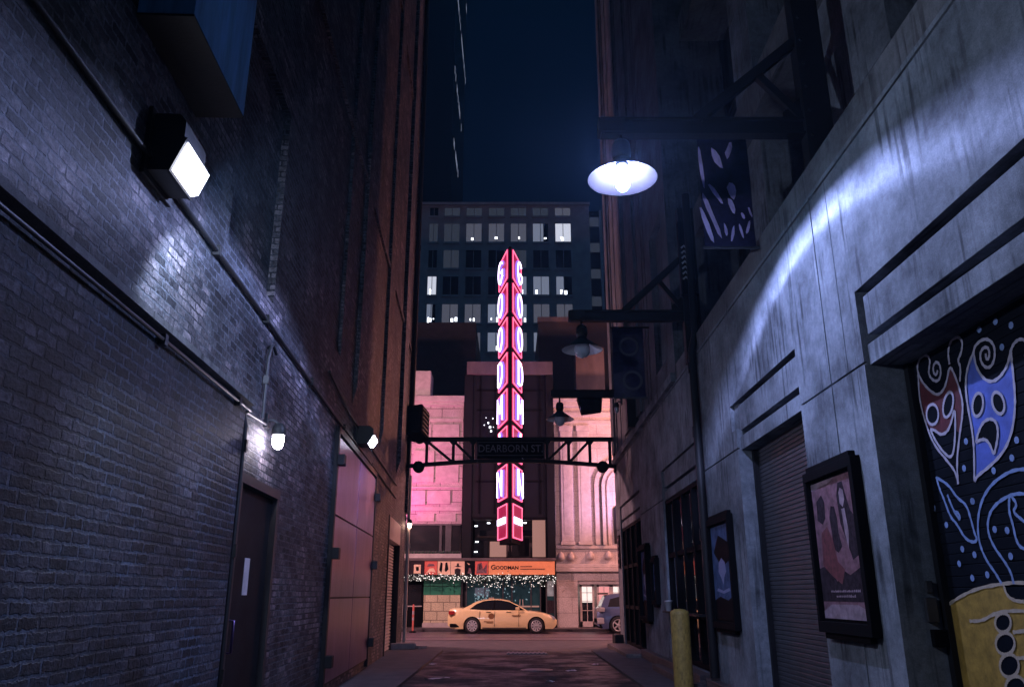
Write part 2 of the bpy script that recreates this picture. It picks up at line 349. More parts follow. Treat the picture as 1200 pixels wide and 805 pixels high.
def thing(name, loc, label, cat, group=None):
    o = bpy.data.objects.new(name, None); scene.collection.objects.link(o); o.location = loc; o.empty_display_size = .2
    o['label'] = label; o['category'] = cat
    if group: o['group'] = group
    return o
def text_mesh(body, size, f, o, par, name, m, ext=.01, sx=1., bold=0., label=None):
    """lettering laid in the x/z plane of frame f at local o, facing -y"""
    cu = bpy.data.curves.new(name, 'FONT'); cu.body = body; cu.size = size; cu.extrude = ext; cu.offset = bold
    cu.align_x = 'CENTER'; cu.align_y = 'CENTER'; cu.resolution_u = 3
    t = bpy.data.objects.new(name+'_src', cu); scene.collection.objects.link(t)
    bpy.context.view_layer.update()
    me = bpy.data.meshes.new_from_object(t.evaluated_get(bpy.context.evaluated_depsgraph_get()))
    b = MB(f); b._add([(o[0]+v.co.x*sx, o[1]-v.co.z, o[2]+v.co.y) for v in me.vertices], [list(p.vertices) for p in me.polygons])
    bpy.data.objects.remove(t); bpy.data.meshes.remove(me); bpy.data.curves.remove(cu)
    r = b.build(name, m, par)
    if label: r['label'] = label
    return r
def grid(y0, y1, z0, z1, holes):
    ys = sorted({y0, y1}|{min(max(h[k], y0), y1) for h in holes for k in (0, 1)}); zs = sorted({z0, z1}|{min(max(h[k], z0), z1) for h in holes for k in (2, 3)})
    dep = [[0.]*(len(zs)-1) for _ in range(len(ys)-1)]
    for i in range(len(ys)-1):
        for j in range(len(zs)-1):
            yc, zc = (ys[i]+ys[i+1])/2, (zs[j]+zs[j+1])/2
            for h in holes:
                if h[0] < yc < h[1] and h[2] < zc < h[3]:
                    if abs(h[4]) > abs(dep[i][j]) or dep[i][j] < 0: dep[i][j] = h[4]
    return ys, zs, dep

# ------------------------------------------------------------------ ground
MB().box(-600, 600, -60, 1400, -1, -.16).build('ground', 'asphalt', kind='structure')
MB().box(-120, 120, 31.4, 39.35, -.14, -.03).build('street', 'asphalt', kind='structure')
b = MB()
for (x0, x1) in ((-2.05, 2.35),): b.box(x0, x1, -8, 25.2, -.14, 0)
b.build('alley_roadway', 'paver', kind='structure')
b = MB(); b.prism([(-1.2, -8), (-2.054, -8), (-2.054, 25.2), (-4.4, 25.2), (-4.4, -8)][1:], -.14, .05, 'z'); b.build('pavement', 'paving', kind='structure')
b = MB(); b.box(2.354, 4.6, -8, 25.2, -.14, .05); b.build('pavement', 'paving', kind='structure')
b = MB(); b.box(-120, 120, 25.204, 31.2, -.14, .004); b.box(-120, 120, 31.204, 31.396, -.14, .012); b.build('pavement', 'paving', kind='structure')
b = MB(); b.box(-120, 120, 39.354, 39.52, -.14, .09); b.box(-120, 120, 39.524, 60, -.14, .08); b.build('pavement', 'paving', kind='structure')
b = MB()
for k in range(9): b.box(-118, 118, 34.2+k*0, 34.32, -.0290, -.0262) if k == 0 else None
b.box(-120, 120, 31.9, 32.05, -.029, -.0262)
b.build('road_marking', 'paving', kind='structure')
# steel plate and manhole in the alley
t = thing('manhole_cover', (.55, 19.1, 0), 'round iron manhole cover in the middle of the dark alley pavers', 'manhole cover')
MB().lathe([(0, .020), (.29, .020), (.30, .016), (.30, .002)], (.55, 19.1, 0), 28).build('lid', 'iron', t)
MB().lathe([(.305, .002), (.305, .014), (.36, .014), (.365, .002)], (.55, 19.1, 0), 28).build('ring', 'iron', t)
b = MB(); b.box(-.15, 1.0, 24.0, 24.6, .002, .03)
for k in range(9): b.box(-.12+k*.125, -.07+k*.125, 24.03, 24.57, .03, .045)
b.build('drain_grate', 'iron', label='long slotted iron drain grate at the mouth of the alley', category='drain grate')
for i, (x, y, r, s, lb) in enumerate([(-1.5, 17.2, .5, .55, 'long pale strip of litter lying on the alley pavers at left'), (1.3, 18.9, .3, .22, 'scrap of pale litter right of the manhole cover'), (-1.9, 20.6, 1.2, .18, 'crumpled scrap of litter beside the left kerb'), (.75, 16.6, .9, .14, 'small scrap of litter nearest the camera'), (2.0, 20.6, .2, .16, 'small dark scrap of litter near the right wall')]):
    f = gf(x, y, r, .003); b = MB(f)
    n = 7; w = .05 if i == 0 else .09
    top = [(-s/2+s*k/n, w*random.uniform(.4, 1), .02*random.random()+.004) for k in range(n+1)]; bot = [(-s/2+s*k/n, -w*random.uniform(.4, 1), .02*random.random()) for k in range(n+1)]
    b._add(top+bot, [(k, k+1, n+2+k, n+1+k) for k in range(n)]); b._add([(p[0], p[1], p[2]+.004) for p in top+bot], [(k, k+1, n+2+k, n+1+k) for k in range(n)])
    b.build('litter', 'paper', label=lb, category='litter', group='scraps of litter on the alley floor')

# painted strokes of the mural, in metres along / above the wall
M_STROKES = {'white': [[(6.737, 3.483), (6.774, 3.448), (6.814, 3.482), (6.798, 3.545), (6.736, 3.565), (6.685, 3.524), (6.692, 3.437), (6.759, 3.389), (6.847, 3.423), (6.898, 3.494), (6.873, 3.544), (6.829, 3.611), (6.877, 3.671), (6.987, 3.681), (7.076, 3.624), (7.079, 3.543), (7.004, 3.419), (6.847, 3.289), (6.745, 3.275), (6.635, 3.334), (6.535, 3.48), (6.476, 3.356), (6.433, 3.156), (6.464, 3.038), (6.58, 2.856), (6.68, 2.667), (6.718, 2.488)], [(7.079, 3.543), (7.127, 3.323), (7.089, 3.087), (7.004, 2.871), (6.812, 2.688), (6.724, 2.591), (6.711, 2.487)], [(6.535, 3.48), (6.528, 3.588), (6.452, 3.673), (6.336, 3.668), (6.279, 3.607), (6.325, 3.526), (6.406, 3.475), (6.373, 3.413), (6.424, 3.3)], [(7.022, 3.017), (6.943, 2.991), (6.857, 2.93), (6.739, 2.939), (6.646, 3.015), (6.566, 3.114), (6.603, 2.964), (6.685, 2.771), (6.764, 2.712), (6.864, 2.781), (6.97, 2.908), (7.022, 3.017)], [(5.999, 3.416), (6.007, 3.372), (5.976, 3.363), (5.947, 3.401), (5.954, 3.453), (6.016, 3.472), (6.072, 3.438), (6.083, 3.371), (6.035, 3.307), (5.955, 3.294), (5.883, 3.362), (5.872, 3.447), (5.933, 3.516), (6.029, 3.537), (6.125, 3.516), (6.156, 3.474)], [(6.156, 3.474), (6.276, 3.385), (6.354, 3.261), (6.375, 3.08), (6.368, 2.875), (6.396, 2.701), (6.475, 2.456), (6.433, 2.509), (6.227, 2.556), (6.006, 2.634), (5.858, 2.755), (5.765, 2.92), (5.728, 3.06), (5.701, 3.24), (5.686, 3.331)], [(6.156, 3.474), (6.16, 3.352), (6.08, 3.219), (5.96, 3.173), (5.82, 3.207), (5.737, 3.27), (5.681, 3.349), (5.623, 3.388), (5.546, 3.392), (5.473, 3.349), (5.46, 3.281), (5.508, 3.24), (5.542, 3.269)], [(6.348, 2.772), (6.287, 2.849), (6.198, 2.91), (6.093, 2.917), (6.025, 2.873), (6.026, 2.788), (6.08, 2.703), (6.137, 2.628), (6.158, 2.717), (6.207, 2.775), (6.292, 2.781), (6.348, 2.772)], [(6.84, 3.111), (6.856, 3.083), (6.881, 3.061), (6.914, 3.047), (6.951, 3.044), (6.986, 3.051), (7.016, 3.069), (7.038, 3.094), (7.047, 3.125), (7.044, 3.156), (7.028, 3.185), (7.001, 3.207), (6.967, 3.221), (6.93, 3.223), (6.895, 3.215), (6.866, 3.197), (6.846, 3.172), (6.837, 3.142), (6.84, 3.111)], [(6.586, 3.139), (6.611, 3.108), (6.643, 3.082), (6.677, 3.065), (6.71, 3.058), (6.736, 3.064), (6.754, 3.081), (6.76, 3.108), (6.754, 3.14), (6.736, 3.175), (6.709, 3.207), (6.677, 3.233), (6.642, 3.249), (6.61, 3.255), (6.585, 3.248), (6.568, 3.231), (6.562, 3.205), (6.569, 3.173), (6.586, 3.139)], [(6.156, 3.039), (6.174, 3.011), (6.199, 2.988), (6.228, 2.973), (6.256, 2.968), (6.282, 2.973), (6.301, 2.989), (6.311, 3.013), (6.311, 3.042), (6.301, 3.073), (6.281, 3.102), (6.256, 3.125), (6.227, 3.139), (6.198, 3.144), (6.174, 3.138), (6.155, 3.122), (6.146, 3.098), (6.146, 3.069), (6.156, 3.039)], [(5.882, 2.988), (5.887, 2.96), (5.9, 2.938), (5.92, 2.923), (5.945, 2.918), (5.971, 2.924), (5.995, 2.94), (6.015, 2.964), (6.028, 2.993), (6.032, 3.024), (6.027, 3.052), (6.013, 3.075), (5.992, 3.09), (5.967, 3.094), (5.941, 3.087), (5.917, 3.071), (5.897, 3.047), (5.885, 3.018), (5.882, 2.988)]], 'blue_line': [[(7.053, 2.596), (7.03, 2.494), (6.98, 2.39), (6.923, 2.233), (6.838, 2.172), (6.752, 2.047), (6.643, 2.006), (6.567, 2.022), (6.597, 2.075), (6.611, 2.179), (6.642, 2.312), (6.771, 2.38), (6.864, 2.5), (7.044, 2.589)], [(6.915, 2.424), (6.855, 2.281), (6.772, 2.187), (6.779, 2.26), (6.857, 2.276)], [(5.5, 2.388), (5.659, 2.449), (5.838, 2.483), (5.999, 2.483), (6.23, 2.429), (6.395, 2.336), (6.511, 2.195), (6.558, 2.021), (6.501, 1.868), (6.4, 1.767), (6.342, 1.683)], [(5.717, 2.27), (5.893, 2.314), (6.033, 2.314), (6.213, 2.278), (6.347, 2.205), (6.408, 2.086), (6.36, 1.96), (6.264, 1.859), (6.191, 1.762), (6.185, 1.681)], [(6.033, 2.314), (6.081, 2.204), (6.059, 2.107), (6.057, 1.989), (6.017, 1.929), (5.907, 1.911)], [(6.021, 2.312), (5.957, 2.239), (6.031, 2.194), (5.967, 2.146), (5.887, 2.092)], [(7.33, 2.561), (7.372, 2.245)]], 'cream': [[(7.399, 0.604), (7.318, 0.853), (7.273, 1.074), (7.258, 1.282), (7.271, 1.493), (7.032, 1.574), (6.711, 1.65), (6.342, 1.683), (6.094, 1.691), (5.876, 1.666)], [(6.321, 1.682), (6.305, 1.6), (6.216, 1.559), (6.099, 1.555)], [(6.889, 1.398), (6.697, 1.404), (6.497, 1.469), (6.279, 1.489), (6.044, 1.489)], [(6.309, 1.335), (6.085, 1.36)], [(6.307, 1.155), (6.107, 1.176)], [(7.261, 1.44), (7.271, 1.42), (7.288, 1.402), (7.308, 1.39), (7.328, 1.385), (7.346, 1.389), (7.359, 1.4), (7.364, 1.417), (7.361, 1.438), (7.351, 1.459), (7.334, 1.476), (7.314, 1.488), (7.293, 1.493), (7.276, 1.489), (7.263, 1.478), (7.258, 1.46), (7.261, 1.44)], [(7.276, 1.329), (7.286, 1.308), (7.302, 1.29), (7.322, 1.278), (7.342, 1.273), (7.36, 1.277), (7.373, 1.287), (7.378, 1.305), (7.375, 1.325), (7.365, 1.346), (7.348, 1.364), (7.328, 1.376), (7.308, 1.381), (7.29, 1.377), (7.278, 1.366), (7.273, 1.349), (7.276, 1.329)], [(7.295, 1.218), (7.306, 1.197), (7.322, 1.179), (7.342, 1.167), (7.362, 1.162), (7.38, 1.165), (7.393, 1.175), (7.398, 1.192), (7.395, 1.213), (7.385, 1.233), (7.368, 1.251), (7.348, 1.264), (7.328, 1.269), (7.31, 1.265), (7.298, 1.255), (7.292, 1.238), (7.295, 1.218)], [(7.315, 1.107), (7.325, 1.087), (7.342, 1.069), (7.362, 1.056), (7.382, 1.051), (7.4, 1.053), (7.412, 1.064), (7.418, 1.08), (7.415, 1.101), (7.404, 1.121), (7.388, 1.139), (7.368, 1.152), (7.347, 1.157), (7.33, 1.154), (7.317, 1.144), (7.312, 1.127), (7.315, 1.107)], [(7.335, 0.997), (7.345, 0.977), (7.361, 0.959), (7.381, 0.946), (7.402, 0.94), (7.419, 0.942), (7.432, 0.952), (7.437, 0.969), (7.435, 0.989), (7.424, 1.01), (7.408, 1.028), (7.387, 1.041), (7.367, 1.046), (7.349, 1.044), (7.337, 1.034), (7.332, 1.017), (7.335, 0.997)], [(7.349, 0.888), (7.359, 0.868), (7.375, 0.849), (7.395, 0.836), (7.416, 0.83), (7.433, 0.832), (7.446, 0.842), (7.451, 0.858), (7.449, 0.879), (7.438, 0.899), (7.422, 0.918), (7.402, 0.931), (7.381, 0.937), (7.363, 0.934), (7.351, 0.924), (7.346, 0.908), (7.349, 0.888)], [(6.307, 1.404), (6.323, 1.377), (6.353, 1.353), (6.392, 1.337), (6.435, 1.33), (6.474, 1.334), (6.504, 1.348), (6.521, 1.37), (6.52, 1.397), (6.503, 1.425), (6.472, 1.449), (6.432, 1.465), (6.389, 1.471), (6.35, 1.466), (6.321, 1.452), (6.306, 1.43), (6.307, 1.404)], [(6.306, 1.256), (6.325, 1.226), (6.36, 1.199), (6.406, 1.179), (6.457, 1.17), (6.504, 1.172), (6.541, 1.187), (6.561, 1.212), (6.561, 1.242), (6.541, 1.274), (6.504, 1.301), (6.456, 1.321), (6.405, 1.329), (6.359, 1.325), (6.324, 1.31), (6.306, 1.285), (6.306, 1.256)], [(6.303, 1.104), (6.323, 1.072), (6.358, 1.043), (6.404, 1.022), (6.454, 1.011), (6.501, 1.013), (6.537, 1.027), (6.557, 1.052), (6.556, 1.084), (6.536, 1.118), (6.499, 1.147), (6.451, 1.168), (6.4, 1.178), (6.355, 1.175), (6.32, 1.16), (6.302, 1.135), (6.303, 1.104)], [(6.265, 0.958), (6.284, 0.926), (6.321, 0.897), (6.369, 0.875), (6.421, 0.863), (6.47, 0.863), (6.509, 0.876), (6.53, 0.9), (6.53, 0.931), (6.509, 0.965), (6.47, 0.995), (6.421, 1.017), (6.368, 1.028), (6.32, 1.026), (6.284, 1.012), (6.264, 0.988), (6.265, 0.958)]]}
M_FILLS = {'red': [[(7.074, 3.53), (7.006, 3.413), (6.849, 3.283), (6.747, 3.269), (6.638, 3.326), (6.538, 3.47), (6.477, 3.352), (6.433, 3.156), (6.464, 3.038), (6.56, 2.883), (6.616, 2.925), (6.568, 3.108), (6.646, 3.015), (6.739, 2.939), (6.857, 2.93), (6.943, 2.991), (7.022, 3.017), (7.076, 3.084), (7.118, 3.321)]], 'blue': [[(6.159, 3.465), (6.276, 3.385), (6.347, 3.259), (6.368, 3.078), (6.365, 2.875), (6.389, 2.7), (6.465, 2.465), (6.421, 2.511), (6.226, 2.56), (6.005, 2.637), (5.863, 2.756), (5.77, 2.921), (5.734, 3.061), (5.706, 3.242), (5.695, 3.315), (5.74, 3.261), (5.822, 3.202), (5.962, 3.168), (6.082, 3.214), (6.162, 3.345)]], 'yellow': [[(7.388, 0.605), (7.307, 0.854), (7.262, 1.075), (7.247, 1.283), (7.256, 1.488), (7.035, 1.566), (6.713, 1.643), (6.344, 1.676), (6.307, 1.596), (6.218, 1.554), (5.914, 1.546), (5.782, 1.515), (5.944, 0.8)]], 'black': [[(6.84, 3.111), (6.856, 3.083), (6.881, 3.061), (6.914, 3.047), (6.951, 3.044), (6.986, 3.051), (7.016, 3.069), (7.038, 3.094), (7.047, 3.125), (7.044, 3.156), (7.028, 3.185), (7.001, 3.207), (6.967, 3.221), (6.93, 3.223), (6.895, 3.215), (6.866, 3.197), (6.846, 3.172), (6.837, 3.142)], [(6.586, 3.139), (6.611, 3.108), (6.643, 3.082), (6.677, 3.065), (6.71, 3.058), (6.736, 3.064), (6.754, 3.081), (6.76, 3.108), (6.754, 3.14), (6.736, 3.175), (6.709, 3.207), (6.677, 3.233), (6.642, 3.249), (6.61, 3.255), (6.585, 3.248), (6.568, 3.231), (6.562, 3.205), (6.569, 3.173)], [(6.156, 3.039), (6.174, 3.011), (6.199, 2.988), (6.228, 2.973), (6.256, 2.968), (6.282, 2.973), (6.301, 2.989), (6.311, 3.013), (6.311, 3.042), (6.301, 3.073), (6.281, 3.102), (6.256, 3.125), (6.227, 3.139), (6.198, 3.144), (6.174, 3.138), (6.155, 3.122), (6.146, 3.098), (6.146, 3.069)], [(5.882, 2.988), (5.887, 2.96), (5.9, 2.938), (5.92, 2.923), (5.945, 2.918), (5.971, 2.924), (5.995, 2.94), (6.015, 2.964), (6.028, 2.993), (6.032, 3.024), (6.027, 3.052), (6.013, 3.075), (5.992, 3.09), (5.967, 3.094), (5.941, 3.087), (5.917, 3.071), (5.897, 3.047), (5.885, 3.018)], [(6.348, 2.772), (6.287, 2.849), (6.198, 2.91), (6.093, 2.917), (6.025, 2.873), (6.026, 2.788), (6.08, 2.703), (6.137, 2.628), (6.158, 2.717), (6.207, 2.775), (6.292, 2.781)], [(6.307, 1.404), (6.323, 1.377), (6.353, 1.353), (6.392, 1.337), (6.435, 1.33), (6.474, 1.334), (6.504, 1.348), (6.521, 1.37), (6.52, 1.397), (6.503, 1.425), (6.472, 1.449), (6.432, 1.465), (6.389, 1.471), (6.35, 1.466), (6.321, 1.452), (6.306, 1.43)], [(6.306, 1.256), (6.325, 1.226), (6.36, 1.199), (6.406, 1.179), (6.457, 1.17), (6.504, 1.172), (6.541, 1.187), (6.561, 1.212), (6.561, 1.242), (6.541, 1.274), (6.504, 1.301), (6.456, 1.321), (6.405, 1.329), (6.359, 1.325), (6.324, 1.31), (6.306, 1.285)], [(6.303, 1.104), (6.323, 1.072), (6.358, 1.043), (6.404, 1.022), (6.454, 1.011), (6.501, 1.013), (6.537, 1.027), (6.557, 1.052), (6.556, 1.084), (6.536, 1.118), (6.499, 1.147), (6.451, 1.168), (6.4, 1.178), (6.355, 1.175), (6.32, 1.16), (6.302, 1.135)], [(6.265, 0.958), (6.284, 0.926), (6.321, 0.897), (6.369, 0.875), (6.421, 0.863), (6.47, 0.863), (6.509, 0.876), (6.53, 0.9), (6.53, 0.931), (6.509, 0.965), (6.47, 0.995), (6.421, 1.017), (6.368, 1.028), (6.32, 1.026), (6.284, 1.012), (6.264, 0.988)]]}
M_DOTS = [(6.026, 3.623), (5.802, 3.613), (5.625, 3.522), (5.783, 3.4), (6.489, 2.808), (6.586, 2.601), (5.823, 2.693), (5.921, 2.577), (6.178, 2.52), (6.542, 2.327), (7.178, 2.334), (7.181, 2.341), (7.011, 2.178), (7.208, 1.944), (6.819, 1.965), (6.65, 1.912), (6.906, 1.851), (6.741, 1.733), (6.516, 1.753), (7.205, 1.646), (6.306, 2.086), (6.146, 2.066), (6.162, 1.878), (6.549, 2.328)]
# ------------------------------------------------------------------ left brick building
H_L = 34
lb = thing('brick_building', LW((-4, 14, 0))[:], 'tall old brick building with painted wall and metal doors along the left of the alley', 'building')
holes = [(7.65, 28.35, 6.0, 6.001, 0), (-6, 7.65, 0, 3.43, -.10), (8.12, 9.78, 0, 2.78, .14), (22.75, 26.1, 0, 3.72, .22),
         (6.95, 8.75, 4.85, 7.4, .09), (11.6, 13.4, 5.6, 30, .06)]
ys, zs, dep = grid(-8, 28.3, -.1, H_L, holes)
b = MB(LW); b.field(ys, zs, dep)
b._add([(0, 28.3, -.1), (-14, 28.3, -.1), (-14, 28.3, H_L), (0, 28.3, H_L)], [(0, 1, 2, 3)])
b._add([(0, -8, -.1), (-14, -8, -.1), (-14, -8, H_L), (0, -8, H_L)], [(0, 1, 2, 3)])
b._add([(0, -8, H_L), (-14, -8, H_L), (-14, 28.3, H_L), (0, 28.3, H_L)], [(0, 1, 2, 3)])
b.build('wall', 'brick', lb, recalc=False)
# the thicker lower wall carries its own darker paint
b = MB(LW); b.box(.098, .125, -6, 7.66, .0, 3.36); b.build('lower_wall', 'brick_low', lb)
b = MB(LW)
b.prism([(0.004, 3.52), (.19, 3.45), (.19, 3.40), (.128, 3.37), (.004, 3.37)], -6, 7.72, 'y')
b.build('ledge', 'concrete_dark', lb)
# courses standing proud, quoins and patches so the wall is not a sheet
b = MB(LW)
for z in (9.9, 18.2):
    b.box(.002, .06, -6, 28.28, z, z+.15)
b.box(.002, .10, 27.6, 28.28, 4.3, H_L-.1)
b.build('string_course', 'brick', lb)
for (y0, y1, d) in ((15.0, 15.9, .08), (19.6, 20.9, .08), (24.1, 25.4, .12)):  # low piers made up to throw shadow bands across the wall
    b = MB(LW); b.prism([(.002, 5.1), (d, 5.5), (d, 33.5), (.002, 33.5)], y0, y1, 'y'); b.build('shadow_pier', 'brick', lb)
# black door with frame
d = MB(LW).box(-.10, -.05, 8.2, 9.7, .02, 2.7, bev=.004).build('door', 'door', lb)
b = MB(LW); b.box(-.12, .02, 8.10, 8.20, .0, 2.80); b.box(-.12, .02, 9.70, 9.80, 0, 2.80); b.box(-.12, .025, 8.10, 9.80, 2.70, 2.80); b.build('door_frame', 'housing', lb)
b = MB(LW); b.tube([(-.05, 8.32, 1.36), (.03, 8.32, 1.36), (.03, 8.32, 1.06), (-.05, 8.32, 1.06)], .014, 8); b.box(-.05, -.04, 8.25, 8.38, 1.0, 1.42); b.build('handle', 'sheet', d)
MB(LW).box(-.05, -.02, 8.24, 8.31, 1.60, 1.68, bev=.01).build('lock', 'sheet', d)
MB(LW).box(-.05, -.045, 8.78, 8.98, 1.60, 1.98).build('notice', 'paper', d, label='pale paper notice taped on the black door')
# tall metal shutters
sh = MB(LW).box(.004, .03, 13.5, 18.85, .22, 4.25).build('steel_door', 'steel', lb, label='tall pair of brushed steel sheet doors with hinges')
for (y0, y1) in ((13.56, 16.15), (16.19, 18.80)):
    for (z0, z1) in ((.26, 1.54), (1.57, 2.87), (2.90, 4.20)):
        MB(LW).box(.03, .055, y0, y1, z0, z1, bev=.006).build('sheet_panel', 'sheet', sh)
b = MB(LW); b.box(.004, .075, 13.38, 13.5, .1, 4.36); b.box(.004, .075, 18.85, 18.97, .1, 4.36); b.box(.004, .075, 13.38, 18.97, 4.25, 4.36); b.build('door_frame', 'steel', lb)
for y in (13.45, 18.90):
    for z in (.6, 2.25, 3.78): MB(LW).box(.07, .19, y-.10, y+.10, z-.09, z+.09, bev=.01).build('hinge', 'steel', sh)
# roller door near the corner
rd = MB(LW)
n = 34
for k in range(n): rd.prism([(-.19, .02+k*.09), (-.15, .045+k*.09), (-.15, .085+k*.09), (-.19, .108+k*.09)], 22.85, 26.0, 'y')
rd.build('roller_door', 'rollerpale', lb, label='pale ribbed roller door by the street corner')
MB(LW).box(-.18, .03, 22.75, 26.1, 3.1, 3.72, bev=.01).build('roller_housing', 'rollerpale', lb)
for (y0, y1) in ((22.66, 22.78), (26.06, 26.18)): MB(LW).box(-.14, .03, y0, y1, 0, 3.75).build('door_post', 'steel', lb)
# stone sill strip of rubble at the foot
# projecting metal duct
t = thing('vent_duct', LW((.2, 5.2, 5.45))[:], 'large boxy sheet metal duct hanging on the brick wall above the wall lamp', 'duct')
MB(LW).box(.006, .40, 4.56, 5.80, 5.43, 5.448).build('shaded_underside', 'steel', t)  # underside split off and coloured black to stand in for shade
MB(LW).box(.006, .40, 4.56, 5.80, 5.45, 11.5, bev=.006).build('casing', mat('blue_lit_duct_metal', (.15, .32, .55), .5, vary=.5, scale=4, streak=.15, bump=.15), t)  # blue light on the duct face is put into its colour
for z in (7.2, 9.2, 11.2): MB(LW).box(.006, .42, 4.54, 5.82, z, z+.05).build('flange', 'grey_metal', t)
# conduits
def pipe(name, pts, r, label, m='grey_metal', fr=LW, clips=(), group=None):
    t = thing(name, fr(pts[0])[:], label, 'pipe', group)
    MB(fr).tube(pts, r, 10).build('tube', m, t)
    for c in clips: MB(fr).box(c[0]-.03, c[0]+r+.012, c[1]-.025, c[1]+.025, c[2]-r-.025, c[2]+r+.025).build('clip', m, t)
    return t
pipe('conduit', [(.035, -5, 4.62), (.035, 5, 4.59), (.035, 9, 4.53), (.035, 12.5, 4.46), (.035, 18.9, 4.43), (.035, 24, 4.36)], .022, 'long black conduit running the length of the upper brick wall past the big wall lamp', 'steel', clips=[(.035, y, 4.59-(y-5)*.014) for y in (6.6, 8.4, 11, 14, 18)])
pipe('conduit', [(.16, -5, 3.34), (.16, 4, 3.335), (.16, 7.72, 3.34), (.05, 7.95, 3.38), (.05, 8.75, 3.42)], .014, 'thin pale conduit under the ledge leading to the jar lamp', clips=[(.155, y, 3.337) for y in (2.5, 5.4, 7.3)])
pipe('conduit', [(.04, 8.62, 3.46), (.04, 8.62, 4.15), (.05, 8.66, 4.30), (.04, 8.78, 4.36), (.04, 8.95, 4.30)], .019, 'short upright conduit with a curved top above the jar lamp', clips=[(.04, 8.62, 3.9)])
pipe('downpipe', [(.10, 7.76, 0), (.10, 7.76, 3.2), (.05, 7.78, 3.36)], .035, 'dark upright pipe left of the black door', 'steel', clips=[(.10, 7.76, z) for z in (.9, 2.0, 3.0)])
pipe('conduit', [(.035, 12.3, 5.02), (.035, 14.5, 4.83), (.035, 18.5, 4.76), (.035, 24, 4.74)], .022, 'second dark conduit just above the steel doors', 'steel')
pipe('drainpipe', [(.14, 27.35, 7.9), (.14, 27.35, 20), (.12, 27.35, 33)], .085, 'tall black drainpipe at the far corner of the brick building above the floodlight', 'steel', clips=[(.14, 27.35, z) for z in (10, 14, 18, 22)])
pipe('drainpipe', [(.12, 28.0, .02), (.12, 28.0, 5.6)], .06, 'lower pipe at the street corner of the brick building', 'rollerpale', clips=[(.12, 28.0, z) for z in (1.2, 3.2)])
# wall pack fittings
def wall_pack(y, z, w, h, d, lens, label, spec):
    t = thing('wall_lamp', LW((0, y, z))[:], label, 'wall lamp', 'box wall lamps on the brick wall')
    x0 = .01
    # housing: deep box, its lower front cut away by the slanted lens
    prof = [(x0, z), (x0, z-h), (d*.62, z-h), (d, z-h*.42), (d, z-.06), (d*.8, z)]
    MB(LW).prism([(p[0], p[1]) for p in prof], y-w/2, y+w/2, 'y').build('housing', 'housing', t)
    # lens frame and lens on the slanted face, standing proud
    a, c = Vector((d*.62, z-h)), Vector((d, z-h*.42))
    u = (c-a).normalized(); nn = Vector((u.y, -u.x))
    def q(s, o): p = a+u*s+nn*o; return (p.x, p.y)
    L2 = (c-a).length
    MB(LW).prism([q(0, .002), q(0, .03), q(L2, .03), q(L2, .002)], y-w/2-.012, y+w/2+.012, 'y').build('lens_frame', 'housing', t)
    MB(LW).prism([q(.02, .031), q(.05, .075), q(L2-.05, .075), q(L2-.02, .031)], y-w/2+.02, y+w/2-.02, 'y').build('lens', lens, t)
    MB(LW).box(0.0, x0+.02, y-w/2-.05, y+w/2+.05, z-h-.05, z+.03, bev=.004).build('back_plate', 'housing', t)
    l = bpy.data.lights.new('wall_lamp_light', 'SPOT'); l.energy = spec[0]; l.color = spec[1]; l.shadow_soft_size = .05; l.spot_size = R_(178); l.spot_blend = .2
    o = bpy.data.objects.new('wall_lamp_light', l); scene.collection.objects.link(o)
    p = a+u*L2*.4+nn*.12
    o.location = LW((p.x, y+spec[2], p.y)); dr = LW((.75, .50, -.40))-LW((0, 0, 0))
    o.rotation_euler = dr.to_track_quat('-Z', 'Y').to_euler(); o.parent = t; o.location = o.location-t.location
    return t
wall_pack(5.24, 4.95, .44, .46, .26, 'E_A', 'large box wall lamp with a bright white lens on the near brick wall', (430, (.58, .70, 1.0), .05, .95))
wall_pack(15.95, 4.84, .50, .36, .34, 'E_C', 'smaller lit box wall lamp above the steel doors', (150, (.60, .56, 1.0), 0, .95))
# jar lamp
def jar_lamp(p, label, lit, r=.075, fr=LW, group=None):
    t = thing('jar_lamp', fr(p)[:], label, 'wall lamp', group)
    c = fr((p[0]+.17, p[1], p[2]))
    MB(fr).tube([(p[0]+.0, p[1], p[2]+.16), (p[0]+.10, p[1], p[2]+.17), (p[0]+.17, p[1], p[2]+.12)], .018, 8).build('arm', 'grey_metal', t)
    MB(fr).box(p[0]-.0, p[0]+.05, p[1]-.06, p[1]+.06, p[2]+.08, p[2]+.24, bev=.008).build('box', 'grey_metal', t)
    MB().lathe([(.0, .14), (.05, .13), (.075, .08), (.082, .02), (.078, .0)], c, 18).build('cap', 'housing', t)
    MB().lathe([(.058, 0), (.064, -.05), (.058, -.11), (.036, -.15), (0, -.165)], c, 18).build('glass', lit, t)
    return t
jar_lamp((.0, 8.86, 3.32), 'lit jar lamp on the brick wall above the black door', 'E_B')
jar_lamp((.0, 27.9, 3.95), 'small lit jar lamp at the street corner of the brick building', 'E_Bs', fr=LW)
